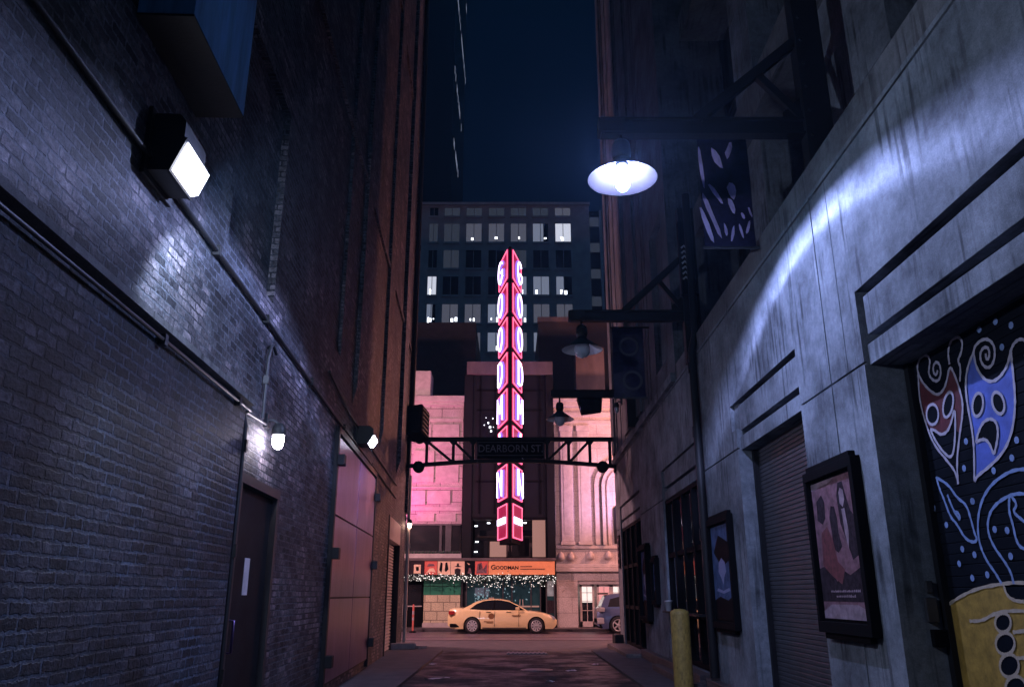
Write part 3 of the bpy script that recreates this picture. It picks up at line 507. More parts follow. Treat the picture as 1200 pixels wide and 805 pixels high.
# dark floodlight at the far corner
fl = thing('floodlight', LW((.2, 27.2, 7.3))[:], 'big unlit floodlight box at the far corner of the brick building', 'floodlight')
g = LW((.35, 27.3, 7.3))
f2 = F(g, (math.cos(-.5), math.sin(-.5), 0), (math.sin(.5)*.9, math.cos(.5)*.9, -.44))
b = MB(f2); b.box(-.30, .36, -.30, .25, -.50, .50, bev=.05); b.build('housing', 'blacktrim', fl)
b = MB(f2); b.box(-.26, .32, -.33, -.302, -.44, .44); b.build('lens', 'pane', fl)
b = MB(f2)
for k in range(6): b.box(.362, .385, -.24, .2, -.40+k*.15, -.36+k*.15)
b.build('cooling_fins', 'housing', fl)
MB(LW).tube([(.0, 27.3, 7.9), (.3, 27.3, 7.95), (.35, 27.3, 7.6)], .03, 8).build('bracket', 'steel', fl)
# debris at corner
bm_ = MB(gf(-3.35, 26.2, .3, 0)); bm_.box(-.45, .35, -.3, .3, 0, .20, bev=.07); bm_.build('concrete_block', 'rubble', label='broken lump of kerb concrete by the left corner of the alley', category='concrete block')
MB(gf(-2.75, 25.6, .8, 0)).box(-.16, .16, -.10, .1, .05, .15, bev=.04).build('concrete_block', 'rubble', label='smaller chunk of broken concrete right of the larger lump', category='concrete block')

# ------------------------------------------------------------------ right theatre-side building
rb = thing('concrete_building', RW((-5, 14, 0))[:], 'streaked concrete building with garage doors and upper openings along the right of the alley', 'building')
holes = [(-4, 7.25, 0, 4.42, .45), (9.05, 11.88, 0, 4.40, .30), (14.6, 18.62, .30, 4.36, .14), (22.25, 26.85, .12, 4.40, .14),
         (8.07, 8.095, 0, 5.9, .02), (7.25, 9.05, 3.69, 3.715, .03), (11.88, 14.6, 3.69, 3.715, .03), (18.62, 22.25, 3.68, 3.705, .03), (26.85, 28, 3.68, 3.705, .03),
         (13.1, 13.125, 3.7, 5.9, .02), (20.4, 20.42, 3.7, 5.9, .02), (4.2, 4.22, 4.42, 5.9, .02), (7.62, 7.635, 3.7, 5.9, .012), (-4, 28, 5.84, 5.87, .03),
         (11.88, 12.15, 4.0, 4.40, .06)]
ys, zs, dep = grid(-8, 28, -.1, 5.92, holes)
b = MB(RW); b.field(ys, zs, dep)
b._add([(0, 28, -.1), (-12, 28, -.1), (-12, 28, 5.92), (0, 28, 5.92)], [(0, 1, 2, 3)])
b._add([(0, -8, 5.92), (-12, -8, 5.92), (-12, 28, 5.92), (0, 28, 5.92)], [(0, 1, 2, 3)])
b._add([(0, -8, -.1), (-12, -8, -.1), (-12, -8, 5.92), (0, -8, 5.92)], [(0, 1, 2, 3)])
b.build('wall', 'concrete', rb, recalc=False)
for (y0, y1, dd) in ((-4, 7.25, .45), (9.05, 11.88, .30), (14.6, 18.62, .14), (22.25, 26.85, .14)):
    e3 = .004
    MB(RW).box(-dd-.02, -.05, y0+e3, y1-e3, 3.68, 3.88, bev=.006).build('lintel', 'concrete', rb)
    MB(RW).box(-dd-.02, -.045, y0+e3, y1-e3-.06, 3.965, 4.345, bev=.006).build('lintel_panel', 'concrete', rb)
# kerb stones / stoops at the foot
for (y0, y1) in ((12.0, 14.5), (18.7, 22.2)):
    b = MB(RW); b.box(.003, .16, y0, y1, .05, .26, bev=.01); b.build('plinth', 'stoop', rb)
b = MB(RW); b.box(.003, .42, 14.56, 18.66, .05, .17, bev=.01); b.box(.003, .24, 14.6, 18.62, .172, .30, bev=.01); b.build('doorstep', 'stoop', rb)
b = MB(RW); b.box(.003, .55, 22.2, 27.0, .0, .14, bev=.01); b.build('doorstep', 'stoop', rb)
MB(RW).box(.003, .28, 27.2, 28.0, .005, .38, bev=.01).build('corner_guard', 'steel', rb)
# garage 1: black roller with chalk-paint mural
rd = MB(RW); k = 0; z = .03
while z < 3.68:
    rd.prism([(-.449, z), (-.418, z), (-.412, z+.006), (-.412, z+.084), (-.418, z+.09), (-.449, z+.09)], -3.9, 7.16, 'y'); z += .0905
mural = rd.build('roller_door', 'muralblack', rb, label='black roller door painted with theatre masks')
MB(RW).box(-.449, -.36, 7.165, 7.246, .01, 3.67).build('door_rail', 'steel', rb)
for nm, m, key, x in (('blue_face', 'bluefill', 'blue', -.4105), ('red_face', 'red', 'red', -.4105), ('yellow_figure', 'yellowfill', 'yellow', -.4105), ('dark_eyes', 'muralblack', 'black', -.4075)):
    b = MB(RW)
    for pl in M_FILLS[key]: b.poly([(x, p[0], p[1]) for p in pl])
    b.build(nm, m, mural, recalc=False)
for nm, m, key, w in (('white_linework', 'white', 'white', .026), ('blue_linework', 'blueline', 'blue_line', .026), ('cream_linework', 'cream', 'cream', .026)):
    b = MB(RW)
    for q, pl in enumerate(M_STROKES[key]):
        # smooth the stroke
        P = pl
        for _ in range(2):
            Q = [P[0]]
            for i in range(len(P)-1):
                a, c = P[i], P[i+1]
                Q += [(a[0]*.75+c[0]*.25, a[1]*.75+c[1]*.25), (a[0]*.25+c[0]*.75, a[1]*.25+c[1]*.75)]
            P = Q+[P_last] if (P_last := pl[-1]) else Q
        b.ribbon(P, -.4045+q*.0002, w)
    b.build(nm, m, mural, recalc=False)
b = MB(RW)
for (y, z) in M_DOTS+[(5.2, 2.2), (4.9, 2.9), (5.1, 1.9), (4.6, 2.4), (4.4, 3.3), (4.7, 3.5), (3.9, 2.8)]:
    b.poly([(-.4045, y+.022*math.cos(a)*1.4, z+.028*math.sin(a)) for a in [j*math.pi/4 for j in range(8)]])
b.build('painted_dots', 'blueline', mural, recalc=False)
# garage 2
rd = MB(RW); z = .03
while z < 3.66:
    rd.prism([(-.299, z), (-.274, z), (-.266, z+.010), (-.266, z+.046), (-.274, z+.058), (-.299, z+.058)], 9.16, 11.80, 'y'); z += .0585
rd.build('roller_door', 'roller', rb, label='plain dark roller door between the two lit poster cases')
for (y0, y1) in ((9.054, 9.16), (11.80, 11.876)): MB(RW).box(-.299, -.20, y0, y1, .01, 3.67).build('door_rail', 'steel', rb)
# shop windows with mullions
def shopfront(y0, y1, z0, z1, cols, rows, dd, label):
    fr = MB(RW); fr.box(-dd, -dd+.09, y0, y0+.07, z0, z1); fr.box(-dd, -dd+.09, y1-.07, y1, z0, z1); fr.box(-dd, -dd+.09, y0, y1, z1-.08, z1); fr.box(-dd, -dd+.09, y0, y1, z0, z0+.09)
    n = cols
    for k in range(1, n):
        yy = y0+(y1-y0)*k/n; fr.box(-dd, -dd+.11, yy-.055, yy+.055, z0+.09, z1-.08)
    for zz in rows: fr.box(-dd, -dd+.085, y0+.07, y1-.07, zz-.05, zz+.05)
    w = fr.build('shop_window', 'blacktrim', rb, label=label)
    zz = [z0]+list(rows)+[z1]
    for k in range(n):
        for j in range(len(zz)-1):
            ya, yb = y0+(y1-y0)*k/n, y0+(y1-y0)*(k+1)/n
            MB(RW).box(-dd+.012, -dd+.028, ya+.05, yb-.05, zz[j]+.045, zz[j+1]-.045).build('pane', 'pane', w)
    return w
shopfront(14.64, 18.58, .32, 3.66, 4, (1.22, 2.45), .135, 'black framed glazed doors with wide mullions')
shopfront(22.29, 26.81, .15, 3.66, 4, (1.25, 2.45), .135, 'black framed window nearest the street')
t = thing('paper_cup', RW((.12, 18.2, 1.30))[:], 'white paper cup left in the black framed window', 'cup')
MB().lathe([(.0, 0), (.06, 0), (.08, .2), (.085, .2), (.085, .215), (0, .22)], RW((-.035+.10, 18.25, 1.27)), 14).build('cup_body', 'shadewhite', t)
# rail under the cup
MB(RW).box(-.02, .16, 14.7, 18.5, 1.235, 1.27).build('window_rail', 'steel', rb)
# poster cases
def case(y0, y1, z0, z1, d, label, kind):
    t = thing('poster_case', RW((.02, (y0+y1)/2, z0))[:], label, 'poster case', 'poster cases on the concrete wall')
    b = MB(RW); w = .07
    b.box(.004, d, y0, y0+w*1.3, z0, z1, bev=.006); b.box(.004, d, y1-w, y1, z0, z1, bev=.006); b.box(.004, d+.002, y0+.002, y1-.002, z1-w, z1+.03, bev=.006); b.box(.004, d+.002, y0+.002, y1-.002, z0-.04, z0+w, bev=.006)
    b.box(.004, d*.4, y0+w, y1-w, z0+w, z1-w)
    b.box(.004, d*.7, y0+.1, y1-.04, z1+.03, z1+.09); b.box(.004, d*.7, y0+.14, y1-.1, z0-.1, z0-.04)
    b.build('frame', 'blacktrim', t)
    a0, a1, c0, c1 = y0+w*1.7, y1-w-.02, z0+w+.03, z1-w-.03; x = d*.4+.004; W, Hh = a1-a0, c1-c0
    P = lambda u, v: (a1-u*W, c0+v*Hh)      # u to the right as seen from the alley
    def fig(mb, pts, dx): mb.poly([(x+dx,)+P(*p) for p in pts])
    if kind == 1:
        b = MB(RW); b.box(x, x+.003, a0, a1, c0, c1); b.build('print', 'print_rose', t)
        b = MB(RW)
        fig(b, [(.08, .72), (.1, .86), (.24, .9), (.30, .84), (.28, .72), (.2, .68)], .0045)
        fig(b, [(.40, .60), (.38, .72), (.44, .80), (.52, .79), (.56, .70), (.55, .60), (.6, .5), (.5, .46), (.38, .5)], .0045)
        fig(b, [(.62, .66), (.60, .86), (.66, .95), (.76, .95), (.80, .86), (.86, .74), (.99, .66), (.99, .44), (.8, .40), (.72, .52)], .0045)
        fig(b, [(.0, .12), (.99, .12), (.99, .36), (.7, .30), (.55, .34), (.4, .26), (.2, .38), (.0, .36)], .0045)
        b.build('dark_figures', 'print_dark', t)
        b = MB(RW)
        fig(b, [(.66, .80), (.66, .88), (.70, .91), (.76, .89), (.77, .82), (.72, .77)], .006)
        fig(b, [(.68, .76), (.75, .76), (.78, .60), (.74, .47), (.70, .58)], .006)
        fig(b, [(.0, .0), (1, .0), (1, .06), (.8, .10), (.2, .10), (0, .05)], .006)
        fig(b, [(.0, .95), (.45, .97), (.6, 1), (0, 1)], .006)
        random.seed(3)
        for r, (u0, u1) in enumerate(((.22, .86), (.34, .74))):
            u = u0
            while u < u1:
                du = random.uniform(.02, .05); h0 = .185-r*.035; fig(b, [(u, h0), (u+du*.8, h0), (u+du*.8, h0+random.uniform(.010, .02)), (u, h0+.012)], .006); u += du
        b.build('pale_figures', 'print_pale', t)
        b = MB(RW); fig(b, [(.1, .38), (.15, .62), (.3, .66), (.4, .56), (.46, .4), (.6, .34), (.5, .24), (.3, .3)], .0052); b.build('rose_figure', 'print_maroon', t)
    else:
        b = MB(RW); b.box(x, x+.003, a0, a1, c0, c1); b.build('print', 'print_blue', t)
        b = MB(RW)
        fig(b, [(.0, .0), (1, 0), (1, .26), (.7, .2), (.3, .24), (.0, .2)], .0045); fig(b, [(.1, .72), (.4, .9), (.9, .8), (.95, .62), (.5, .55)], .0045)
        b.build('dark_shapes', 'print_black', t)
        b = MB(RW); fig(b, [(.3, .50), (.34, .60), (.5, .65), (.66, .60), (.7, .50), (.58, .44), (.52, .36), (.42, .44)], .006)
        fig(b, [(.15, .30), (.5, .27), (.85, .30), (.8, .33), (.5, .30), (.2, .33)], .006)
        b.build('pale_shapes', 'blueline', t)
    return t
case(7.62, 8.98, 1.27, 2.86, .10, 'poster case with a rose coloured show poster on the pier beside the mural', 1)
case(12.5, 13.95, 1.13, 2.78, .10, 'poster case with a dark blue poster on the pier by the drainpipe', 2)
case(20.75, 22.1, 1.02, 2.78, .16, 'larger poster case with dark blue print near the street end window', 3)
case(19.55, 20.25, 1.42, 2.42, .12, 'smallest poster case, beside the black framed glazed doors', 4)
# intercom boxes on jamb
jf = F(RW((-.02, 7.245, 0)), (.0, 0, 0), (0, 0, 0))
t = thing('door_control', RW((-.28, 7.24, 1.25))[:], 'small metal switch boxes on the jamb beside the mural door', 'switch box')
MB(RW).box(-.32, -.22, 7.20, 7.248, 1.38, 1.58, bev=.008).build('upper_box', 'grey_metal', t)
MB(RW).box(-.36, -.24, 7.18, 7.248, 1.18, 1.32, bev=.008).build('lower_box', 'blacktrim', t)
MB(RW).box(-.31, -.25, 7.21, 7.247, 1.62, 1.72, bev=.008).build('key_switch', 'grey_metal', t)
pipe('drainpipe', [(.09, 14.12, .3), (.09, 14.12, 5.9), (-.02, 14.2, 6.3), (-.02, 14.2, 9.2)], .075, 'tall dark drainpipe on the concrete wall beside the blue poster', 'steel', RW, clips=[(.09, 14.12, z) for z in (2.6, 4.4, 5.6)])
pipe('drainpipe', [(.06, 14.42, .3), (.06, 14.42, 3.5)], .04, 'pale slim pipe beside the glazed doors', 'grey_metal', RW, clips=[(.06, 14.42, 2.6)])
# upper storeys
b = MB(RW)
for (y0, y1) in ((-6, -1.0), (-.98, 4.1), (4.12, 9.1), (9.12, 14.0), (14.02, 16.2)): b.box(-.10, -.015, y0, y1, 5.93, 6.27, bev=.004)
b.build('parapet', 'concrete_dark', rb)
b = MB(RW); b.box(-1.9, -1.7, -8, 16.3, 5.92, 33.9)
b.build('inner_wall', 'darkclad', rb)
for (y0, y1) in ((-3.5, -1.7), (1.4, 3.2), (7.3, 9.0), (11.8, 12.9)):
    for (z0, z1) in ((5.93, 7.38), (7.40, 9.2), (9.9, 12.1), (12.12, 14.4), (15.2, 19.4), (20.2, 26)):
        MB(RW).box(-1.5, -.80, y0, y1, z0, z1, bev=.008).build('pier', 'concrete', rb)
for z in (9.2, 14.42, 19.42, 26.02):
    MB(RW).box(-1.9, -.62, -8, 16.19, z+.003, z+.69, bev=.01).build('floor_beam', 'concrete_dark', rb)
for (y0, y1) in ((3.3, 7.2), (9.1, 11.7), (13.0, 16.1)):
    for (z0, z1) in ((6.0, 9.15), (9.95, 14.3), (15.2, 19.3)):
        w = MB(RW); w.box(-1.62, -1.52, y0, y0+.1, z0, z1); w.box(-1.62, -1.52, y1-.1, y1, z0, z1); w.box(-1.62, -1.52, (y0+y1)/2-.05, (y0+y1)/2+.05, z0, z1); w.box(-1.62, -1.52, y0, y1, (z0+z1)/2-.05, (z0+z1)/2+.05)
        w = w.build('window', 'steel', rb); MB(RW).box(-1.64, -1.60, y0+.05, y1-.05, z0+.02, z1-.02).build('pane', 'pane', w)
# far upper wall, flush with the lower one
holes = [(16.9, 18.5, 6.65, 10.2, .16), (19.3, 19.42, 6.0, 33, .12), (19.75, 19.87, 6.0, 33, .12), (20.6, 20.72, 6, 33, .12), (22.0, 22.2, 6.0, 33, .14), (22.9, 23.1, 6.0, 33, .14), (24.6, 24.85, 6, 33, .2), (25.5, 25.7, 6.0, 33, .16), (26.6, 26.95, 6.0, 33, .25)]
ys, zs, dep = grid(16.2, 28, 5.93, 34, holes)
b = MB(RW); b.field(ys, zs, dep)
b._add([(0, 16.2, 5.93), (-3, 16.2, 5.93), (-3, 16.2, 34), (0, 16.2, 34)], [(0, 1, 2, 3)]); b._add([(0, 28, 5.93), (-12, 28, 5.93), (-12, 28, 34), (0, 28, 34)], [(0, 1, 2, 3)])
b._add([(0, 16.2, 34), (-12, 16.2, 34), (-12, 28, 34), (0, 28, 34)], [(0, 1, 2, 3)])
b.build('upper_wall', 'upper_concrete', rb, recalc=False)
b = MB(RW)
for (y0, y1) in ((20.9, 21.8), (23.3, 24.4), (27.2, 27.98)): b.box(.002, .07, y0, y1, 6.3, 33.5, bev=.005)
b.build('pilaster', 'upper_concrete', rb)
MB(RW).box(-.3, .10, 16.25, 28.02, 5.90, 6.10, bev=.008).build('string_course', 'concrete', rb)
# corner street sign stack
b = MB(RW); b.box(.004, .05, 27.1, 27.5, 2.45, 3.5); sgn = b.build('corner_sign', 'print_dark', label='narrow dark sign with pale marks on the street corner of the concrete building', category='sign')
b = MB(RW)
for k in range(5): b.box(.051, .056, 27.16, 27.44, 2.52+k*.2, 2.60+k*.2)
b.build('marks', 'print_rose', sgn)
# yellow bollard
t = thing('bollard', (2.78, 13.9, 0), 'chipped yellow steel bollard in front of the glazed doors', 'bollard')
MB().lathe([(.155, .05), (.155, 1.30), (.145, 1.345), (.09, 1.375), (0, 1.385)], (2.78, 13.9, 0), 28).build('post', 'yellowpost', t)
MB().lathe([(.156, .0), (.22, .0), (.22, .06), (.17, .08), (.156, .08)], (2.78, 13.9, 0), 28).build('footing', 'rubble', t)

# ------------------------------------------------------------------ hanging lamps on steel brackets
def bracket(Y, z, x0, x1, label, s=1.0, brace=True, top=12):
    t = thing('lamp_bracket', (x1+.17, Y, z), label, 'lamp bracket', 'steel brackets carrying the alley lamps')
    b = MB(); h = .22*s
    b.box(x0, x1, Y-.07, Y+.07, z+h-.03, z+h); b.box(x0, x1, Y-.07, Y+.07, z, z+.03); b.box(x0+.02, x1, Y-.02, Y+.02, z+.03, z+h-.03)
    b.build('beam', 'steel', t)
    b = MB(); b.box(x1, x1+.32, Y-.10, Y+.10, z-.85, z+top-6, bev=.004)
    for k in range(16):
        zz = z-.7+k*.33
        if zz < z+top-6.1: b.lathe([(0, -.112), (.018, -.112), (.02, -.100)], (x1+.06, Y, zz), 8, ax='y')
    b.build('post', 'steel', t)
    if brace:
        w = x1-x0
        b = MB(); b.beam((x0+w*.48, Y, z+h), (x1, Y, z+h+1.08*s), .10, .12); b.build('brace', 'steel', t)
        b = MB(); b.beam((x0+w*.80, Y, z+h+.62*s), (x1, Y, z+h+.02), .08, .09); b.build('strut', 'steel', t)
    MB().prism([(x1-.22, z+h), (x1, z+h), (x1, z+h+.3), (x1-.22, z+h+.1)], Y-.012, Y+.012, 'y').build('gusset', 'steel', t)
    MB().box(x0-.03, x0+.28, Y-.09, Y+.09, z+.02, z+h-.02).build('junction_box', 'steel', t)
    return t
def hang_lamp(x, Y, zr, zt, R, label, lit):
    """RLM shade with rim at zr hanging from zt"""
    t = thing('hanging_lamp', (x, Y, zr), label, 'street lamp', 'dome lamps hanging over the alley')
    c = (x, Y, zr)
    MB().lathe([(.16*R, .66*R), (.22*R, .62*R), (.30*R, .50*R), (.50*R, .36*R), (.80*R, .14*R), (R, 0.0), (R*1.01, -.02*R)], c, 40).build('shade', 'steel', t)
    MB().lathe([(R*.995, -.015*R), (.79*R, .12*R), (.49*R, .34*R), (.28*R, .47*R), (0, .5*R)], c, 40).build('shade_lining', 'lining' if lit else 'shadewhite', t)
    MB().lathe([(.0, 1.25*R), (.20*R, 1.22*R), (.27*R, 1.1*R), (.29*R, .80*R), (.24*R, .64*R), (0, .62*R)], c, 24).build('ballast_housing', 'steel', t)
    MB().tube([(x, Y, zr+1.2*R), (x, Y, zt+.03)], .025, 8).build('stem', 'steel', t)
    return t, c
bracket(8.2, 6.76, 1.05, 3.45, 'nearest steel bracket and post holding the lit dome lamp')
t, c = hang_lamp(1.28, 8.2, 6.20, 6.76, .40, 'lit dome street lamp glowing blue white over the alley', True)
MB().lathe([(.0, .24), (.05, .23), (.07, .19), (.06, .17), (0, .168)], c, 20).build('lamp_holder', 'steel', t)
gl = MB().lathe([(.0, .01), (.06, .0), (.085, -.05), (.08, -.10), (.045, -.15), (0, -.17)], c, 24).build('bulb', 'E_D', t)
l = bpy.data.lights.new('street_lamp_light', 'POINT'); l.energy = 4900; l.color = (.42, .50, 1.0); l.shadow_soft_size = .055
l.use_nodes = True; nt2 = l.node_tree; em = nt2.nodes['Emission']                # photometric curve of a wide-throw reflector
tc2 = nt2.nodes.new('ShaderNodeTexCoord'); sp2 = nt2.nodes.new('ShaderNodeSeparateXYZ'); cr2 = nt2.nodes.new('ShaderNodeFloatCurve'); mr2 = nt2.nodes.new('ShaderNodeMapRange')
nt2.links.new(tc2.outputs['Normal'], sp2.inputs[0]); mr2.inputs[1].default_value = -1; mr2.inputs[2].default_value = 0; nt2.links.new(sp2.outputs['Z'], mr2.inputs[0])
cv = cr2.mapping.curves[0]; cv.points[0].location = (0, .34); cv.points[1].location = (1, 1); cv.points.new(.35, .24); cv.points.new(.55, .27); cv.points.new(.63, 1.0); cr2.mapping.update()
nt2.links.new(mr2.outputs[0], cr2.inputs['Value']); nt2.links.new(cr2.outputs[0], em.inputs['Strength'])
lo = bpy.data.objects.new('street_lamp_light', l); scene.collection.objects.link(lo); lo.parent = t; lo.location = (0, 0, .155)
bracket(14.6, 6.67, 1.13, 3.34, 'middle steel bracket holding the larger unlit dome lamp', top=8.4)
t, c = hang_lamp(1.35, 14.6, 6.10, 6.67, .395, 'larger unlit dome lamp hanging from the middle bracket', False)
MB().lathe([(.0, .1), (.14, .1), (.155, 0), (.15, -.06), (.10, -.14), (.0, -.18)], c, 24).build('bulb', 'glassclear', t)
bracket(21.8, 6.90, 1.12, 3.22, 'farthest steel bracket holding the smaller looking unlit dome lamp and a floodlight', brace=False, top=7)
t, c = hang_lamp(1.34, 21.8, 6.28, 6.9, .39, 'unlit dome lamp hanging from the farthest bracket above the arched street sign', False)
MB().lathe([(.0, .1), (.14, .1), (.155, 0), (.15, -.08), (.10, -.16), (.0, -.20)], c, 24).build('bulb', 'glassclear', t)
t = thing('floodlight', (2.2, 21.8, 6.9), 'unlit black floodlight hanging under the farthest bracket', 'floodlight')
b = MB(); b.prism([(1.83, 6.88), (2.53, 6.88), (2.50, 6.50), (1.95, 6.42)], 21.65, 21.95, 'y'); b.build('housing', 'blacktrim', t)
b = MB(); b.box(1.9, 2.45, 21.63, 21.648, 6.5, 6.8); b.build('lens', 'pane', t)
t = jar_lamp((.42, 21.8, 6.62), 'small clear glass jar lamp right of the black floodlight', 'glassclear', fr=RW)
# banners
def banner(xa, xb, Y, z0, z1, ptype, label):
    t = thing('banner', ((xa+xb)/2, Y, z0), label, 'banner', 'banners hung across the wall')
    random.seed(int(Y*10))
    n = 14
    b = MB(); fr = []
    for j in range(n+1):
        z = z0+(z1-z0)*j/n
        for i in range(7):
            u = i/6; fr.append((xa+(xb-xa)*u, Y+.015*math.sin(u*7+j*.4), z))
    fs = [(j*7+i, j*7+i+1, (j+1)*7+i+1, (j+1)*7+i) for j in range(n) for i in range(6)]
    b._add(fr, fs, 0, True); b._add([(p[0], p[1]+.006, p[2]) for p in fr], fs, 0, True)
    cl = b.build('cloth', 'banner_dark', t, recalc=False)
    if ptype == 1:
        b = MB(); W = xb-xa; Hh = z1-z0
        for (u, v, s, l, a) in [(.06, .05, .07, .35, .25), (.16, .12, .07, .40, .30), (.30, .36, .06, .22, .5), (.04, .55, .05, .4, .05), (.62, .42, .13, .16, 0), (.58, .30, .07, .14, .2), (.42, .10, .035, .12, .1), (.55, .06, .04, .13, -.2), (.72, .08, .035, .14, .2), (.86, .12, .04, .12, -.3), (.93, .26, .03, .10, .3), (.78, .24, .04, .06, .3), (.36, .70, .10, .2, .4), (.62, .78, .08, .16, -.3)]:
            x, z = xa+u*W, z0+v*Hh
            pts = []
            for k in range(9):
                an = 2*math.pi*k/9; px, pz = s*.5*W*math.cos(an)*random.uniform(.7, 1.3)*1.5, l*.5*Hh*math.sin(an)*random.uniform(.8, 1.15)
                pts.append((x+px*math.cos(a)+(-pz)*math.sin(a), Y-.022, z+l*.4*Hh+px*math.sin(a)+pz*math.cos(a)))
            b.poly(pts)
        b.build('printed_shapes', 'banner_purple', cl, recalc=False)
    else:
        b = MB()
        for (cx, cz, r0, r1) in [(.52, .72, .26, .30), (.60, .24, .24, .30)]:
            pts = [((xa+(xb-xa)*cx+math.cos(a)*r1*.75), Y-.022, z0+(z1-z0)*cz+math.sin(a)*r1*.75) for a in [k*math.pi/10 for k in range(20)]]
            b._add(pts+[(p[0]*.75+.25*(xa+(xb-xa)*cx), Y-.022, p[2]*.75+.25*(z0+(z1-z0)*cz)) for p in pts], [(k, (k+1) % 20, 20+(k+1) % 20, 20+k) for k in range(20)])
        b.build('printed_shapes', mat('faint_grey_print', (.06, .06, .08), .5, bump=0), cl, recalc=False)
    b = MB(); b.tube([(xa-.03, Y, z1), (xb+.15, Y, z1)], .022, 8); b.build('top_rod', 'steel', t)
    b = MB(); b.tube([(xa-.02, Y, z0), (xb+.03, Y, z0)], .022, 8); b.build('bottom_rod', 'grey_metal', t)
banner(2.63, 3.33, 9.9, 6.10, 7.86, 1, 'banner printed with bright purple shapes hanging beside the lit dome lamp')
banner(2.25, 2.95, 17, 5.73, 7.36, 2, 'black banner with faint round emblems hanging below the middle bracket')
t = thing('junction_box', (3.37, 14.4, 7.2), 'dark upright box with shiny ribbed strips on the middle bracket post', 'junction box')
MB().box(3.30, 3.62, 14.36, 14.48, 7.15, 8.7, bev=.01).build('casing', 'blacktrim', t)
b = MB()
for k in range(7): b.tube([(3.33, 14.34, 7.45+k*.11), (3.38, 14.31, 7.49+k*.11), (3.43, 14.34, 7.45+k*.11)], .018, 6)
b.build('ribbed_strip', 'rim', t)

# ------------------------------------------------------------------ street-name truss across the alley mouth
Yt = 27.6
t = thing('street_sign_truss', (0, Yt, 5.9), 'arched black steel truss across the alley mouth carrying the street name', 'sign truss')
xl, xr = -3.72, 3.56
b = MB(); b.box(xl, xr, Yt-.07, Yt+.07, 6.74, 6.88)
b.build('top_chord', 'steel', t)
b = MB(); pts = []
for k in range(13):
    u = k/12; x = xl+(xr-xl)*u; pts.append((x, 5.86+.20*math.sin(math.pi*u)))
for i in range(12): b.beam((pts[i][0], Yt, pts[i][1]), (pts[i+1][0]+.01, Yt, pts[i+1][1]), .14, .13)
b.build('bottom_chord', 'steel', t)
zb = lambda x: 5.86+.20*math.sin(math.pi*(x-xl)/(xr-xl))
for x in (-3.6, -2.98, -2.05, -1.36, 1.22, 1.98, 2.72, 3.42): MB().box(x-.05, x+.05, Yt-.05, Yt+.05, zb(x), 6.75).build('upright', 'steel', t)
for (xa, xb2) in ((-2.95, -2.1), (-2.02, -1.36), (1.92, 1.25), (2.68, 2.02)): 
    MB().beam((xa, Yt, 6.72), (xb2, Yt, zb(xb2)+.04), .09, .09).build('diagonal', 'steel', t)
for x in (-2.05, 1.98, -2.98, 2.72, -1.36, 1.22):
    MB().prism([(x-.16, 6.74), (x+.16, 6.74), (x, 6.55)], Yt-.075, Yt-.055, 'y').build('gusset', 'steel', t)
MB().box(xl-.14, xl+.02, Yt-.12, Yt+.12, 5.65, 7.0).build('end_plate', 'steel', t); MB().box(xr-.02, xr+.14, Yt-.12, Yt+.12, 5.65, 7.0).build('end_plate', 'steel', t)
b = MB(); b.lathe([(0, -.09), (.2, -.09), (.2, .09), (0, .09)], (-3.25, Yt, 6.86), 20, ax='y'); b.lathe([(0, -.09), (.2, -.09), (.2, .09), (0, .09)], (-3.25, Yt, 5.84), 20, ax='y'); b.lathe([(0, -.09), (.2, -.09), (.2, .09), (0, .09)], (3.15, Yt, 5.84), 20, ax='y'); b.build('round_plate', 'steel', t)
pl = MB().box(-1.22, 1.12, Yt-.10, Yt-.074, 6.12, 6.76).build('name_plate', 'print_black', t)
b = MB()
for (x0, x1, z0, z1) in ((-1.20, 1.10, 6.68, 6.70), (-1.20, 1.10, 6.22, 6.24), (-1.20, -1.18, 6.24, 6.68), (1.08, 1.10, 6.24, 6.68)): b.box(x0, x1, Yt-.112, Yt-.101, z0, z1)
b.build('plate_border', 'grey_metal', pl)
text_mesh('DEARBORN ST.', .36, F((0, 0, 0), (1, 0, 0), (0, 1, 0)), (-.05, Yt-.112, 6.455), pl, 'lettering', mat('dull_letter_paint', (.16, .16, .18), .7), .006, .92)
# ------------------------------------------------------------------ theatre block across the street
Yf = 41.8
def cell(b, x0, x1, z0, z1, d0=.0, d1=.3, bev=.02): b.box(x0, x1, Yf-d0, Yf+d1, z0, z1, bev=bev)
# left limestone part
t = thing('limestone_building', (-7.4, Yf, 0), 'pink lit limestone building left of the dark theatre front', 'building')
b = MB(); b.box(-13, -5.52, Yf, Yf+8, .08, 11.3); b.box(-5.52, -2.60, Yf, Yf+8, 5.10, 11.3); b.box(-5.52, -2.6, Yf+.5, Yf+8, 3.3, 5.1); b.box(-5.52, -2.60, Yf+.02, Yf+8, .08, 3.3)
b.build('wall', 'stone', t)
b = MB(); b.box(-13, -2.58, Yf-.16, Yf+.3, 11.30, 11.50, bev=.02); b.box(-13, -2.56, Yf-.26, Yf+.4, 11.50, 11.82, bev=.02); b.box(-13, -2.62, Yf-.05, Yf+.0, 10.45, 10.62, bev=.01); b.box(-13, -2.62, Yf-.07, Yf+0, 5.75, 5.95, bev=.01); b.box(-13, -2.62, Yf-.10, Yf+0, 6.9, 7.0, bev=.01)
b.build('cornice', 'stonetrim', t)
b = MB()
for i, (x0, x1, z0, z1) in enumerate([(-5.1, -4.3, 9.1, 10.3), (-4.2, -2.8, 9.1, 10.3), (-5.2, -4.1, 7.2, 8.9), (-4.0, -2.8, 7.2, 8.4), (-4.4, -3.2, 6.1, 6.8), (-5.3, -4.5, 6.05, 6.8)]): b.box(x0, x1, Yf-.05-.02*(i % 3), Yf-.001, z0, z1, bev=.02)
b.build('dressed_block', 'stonetrim', t)
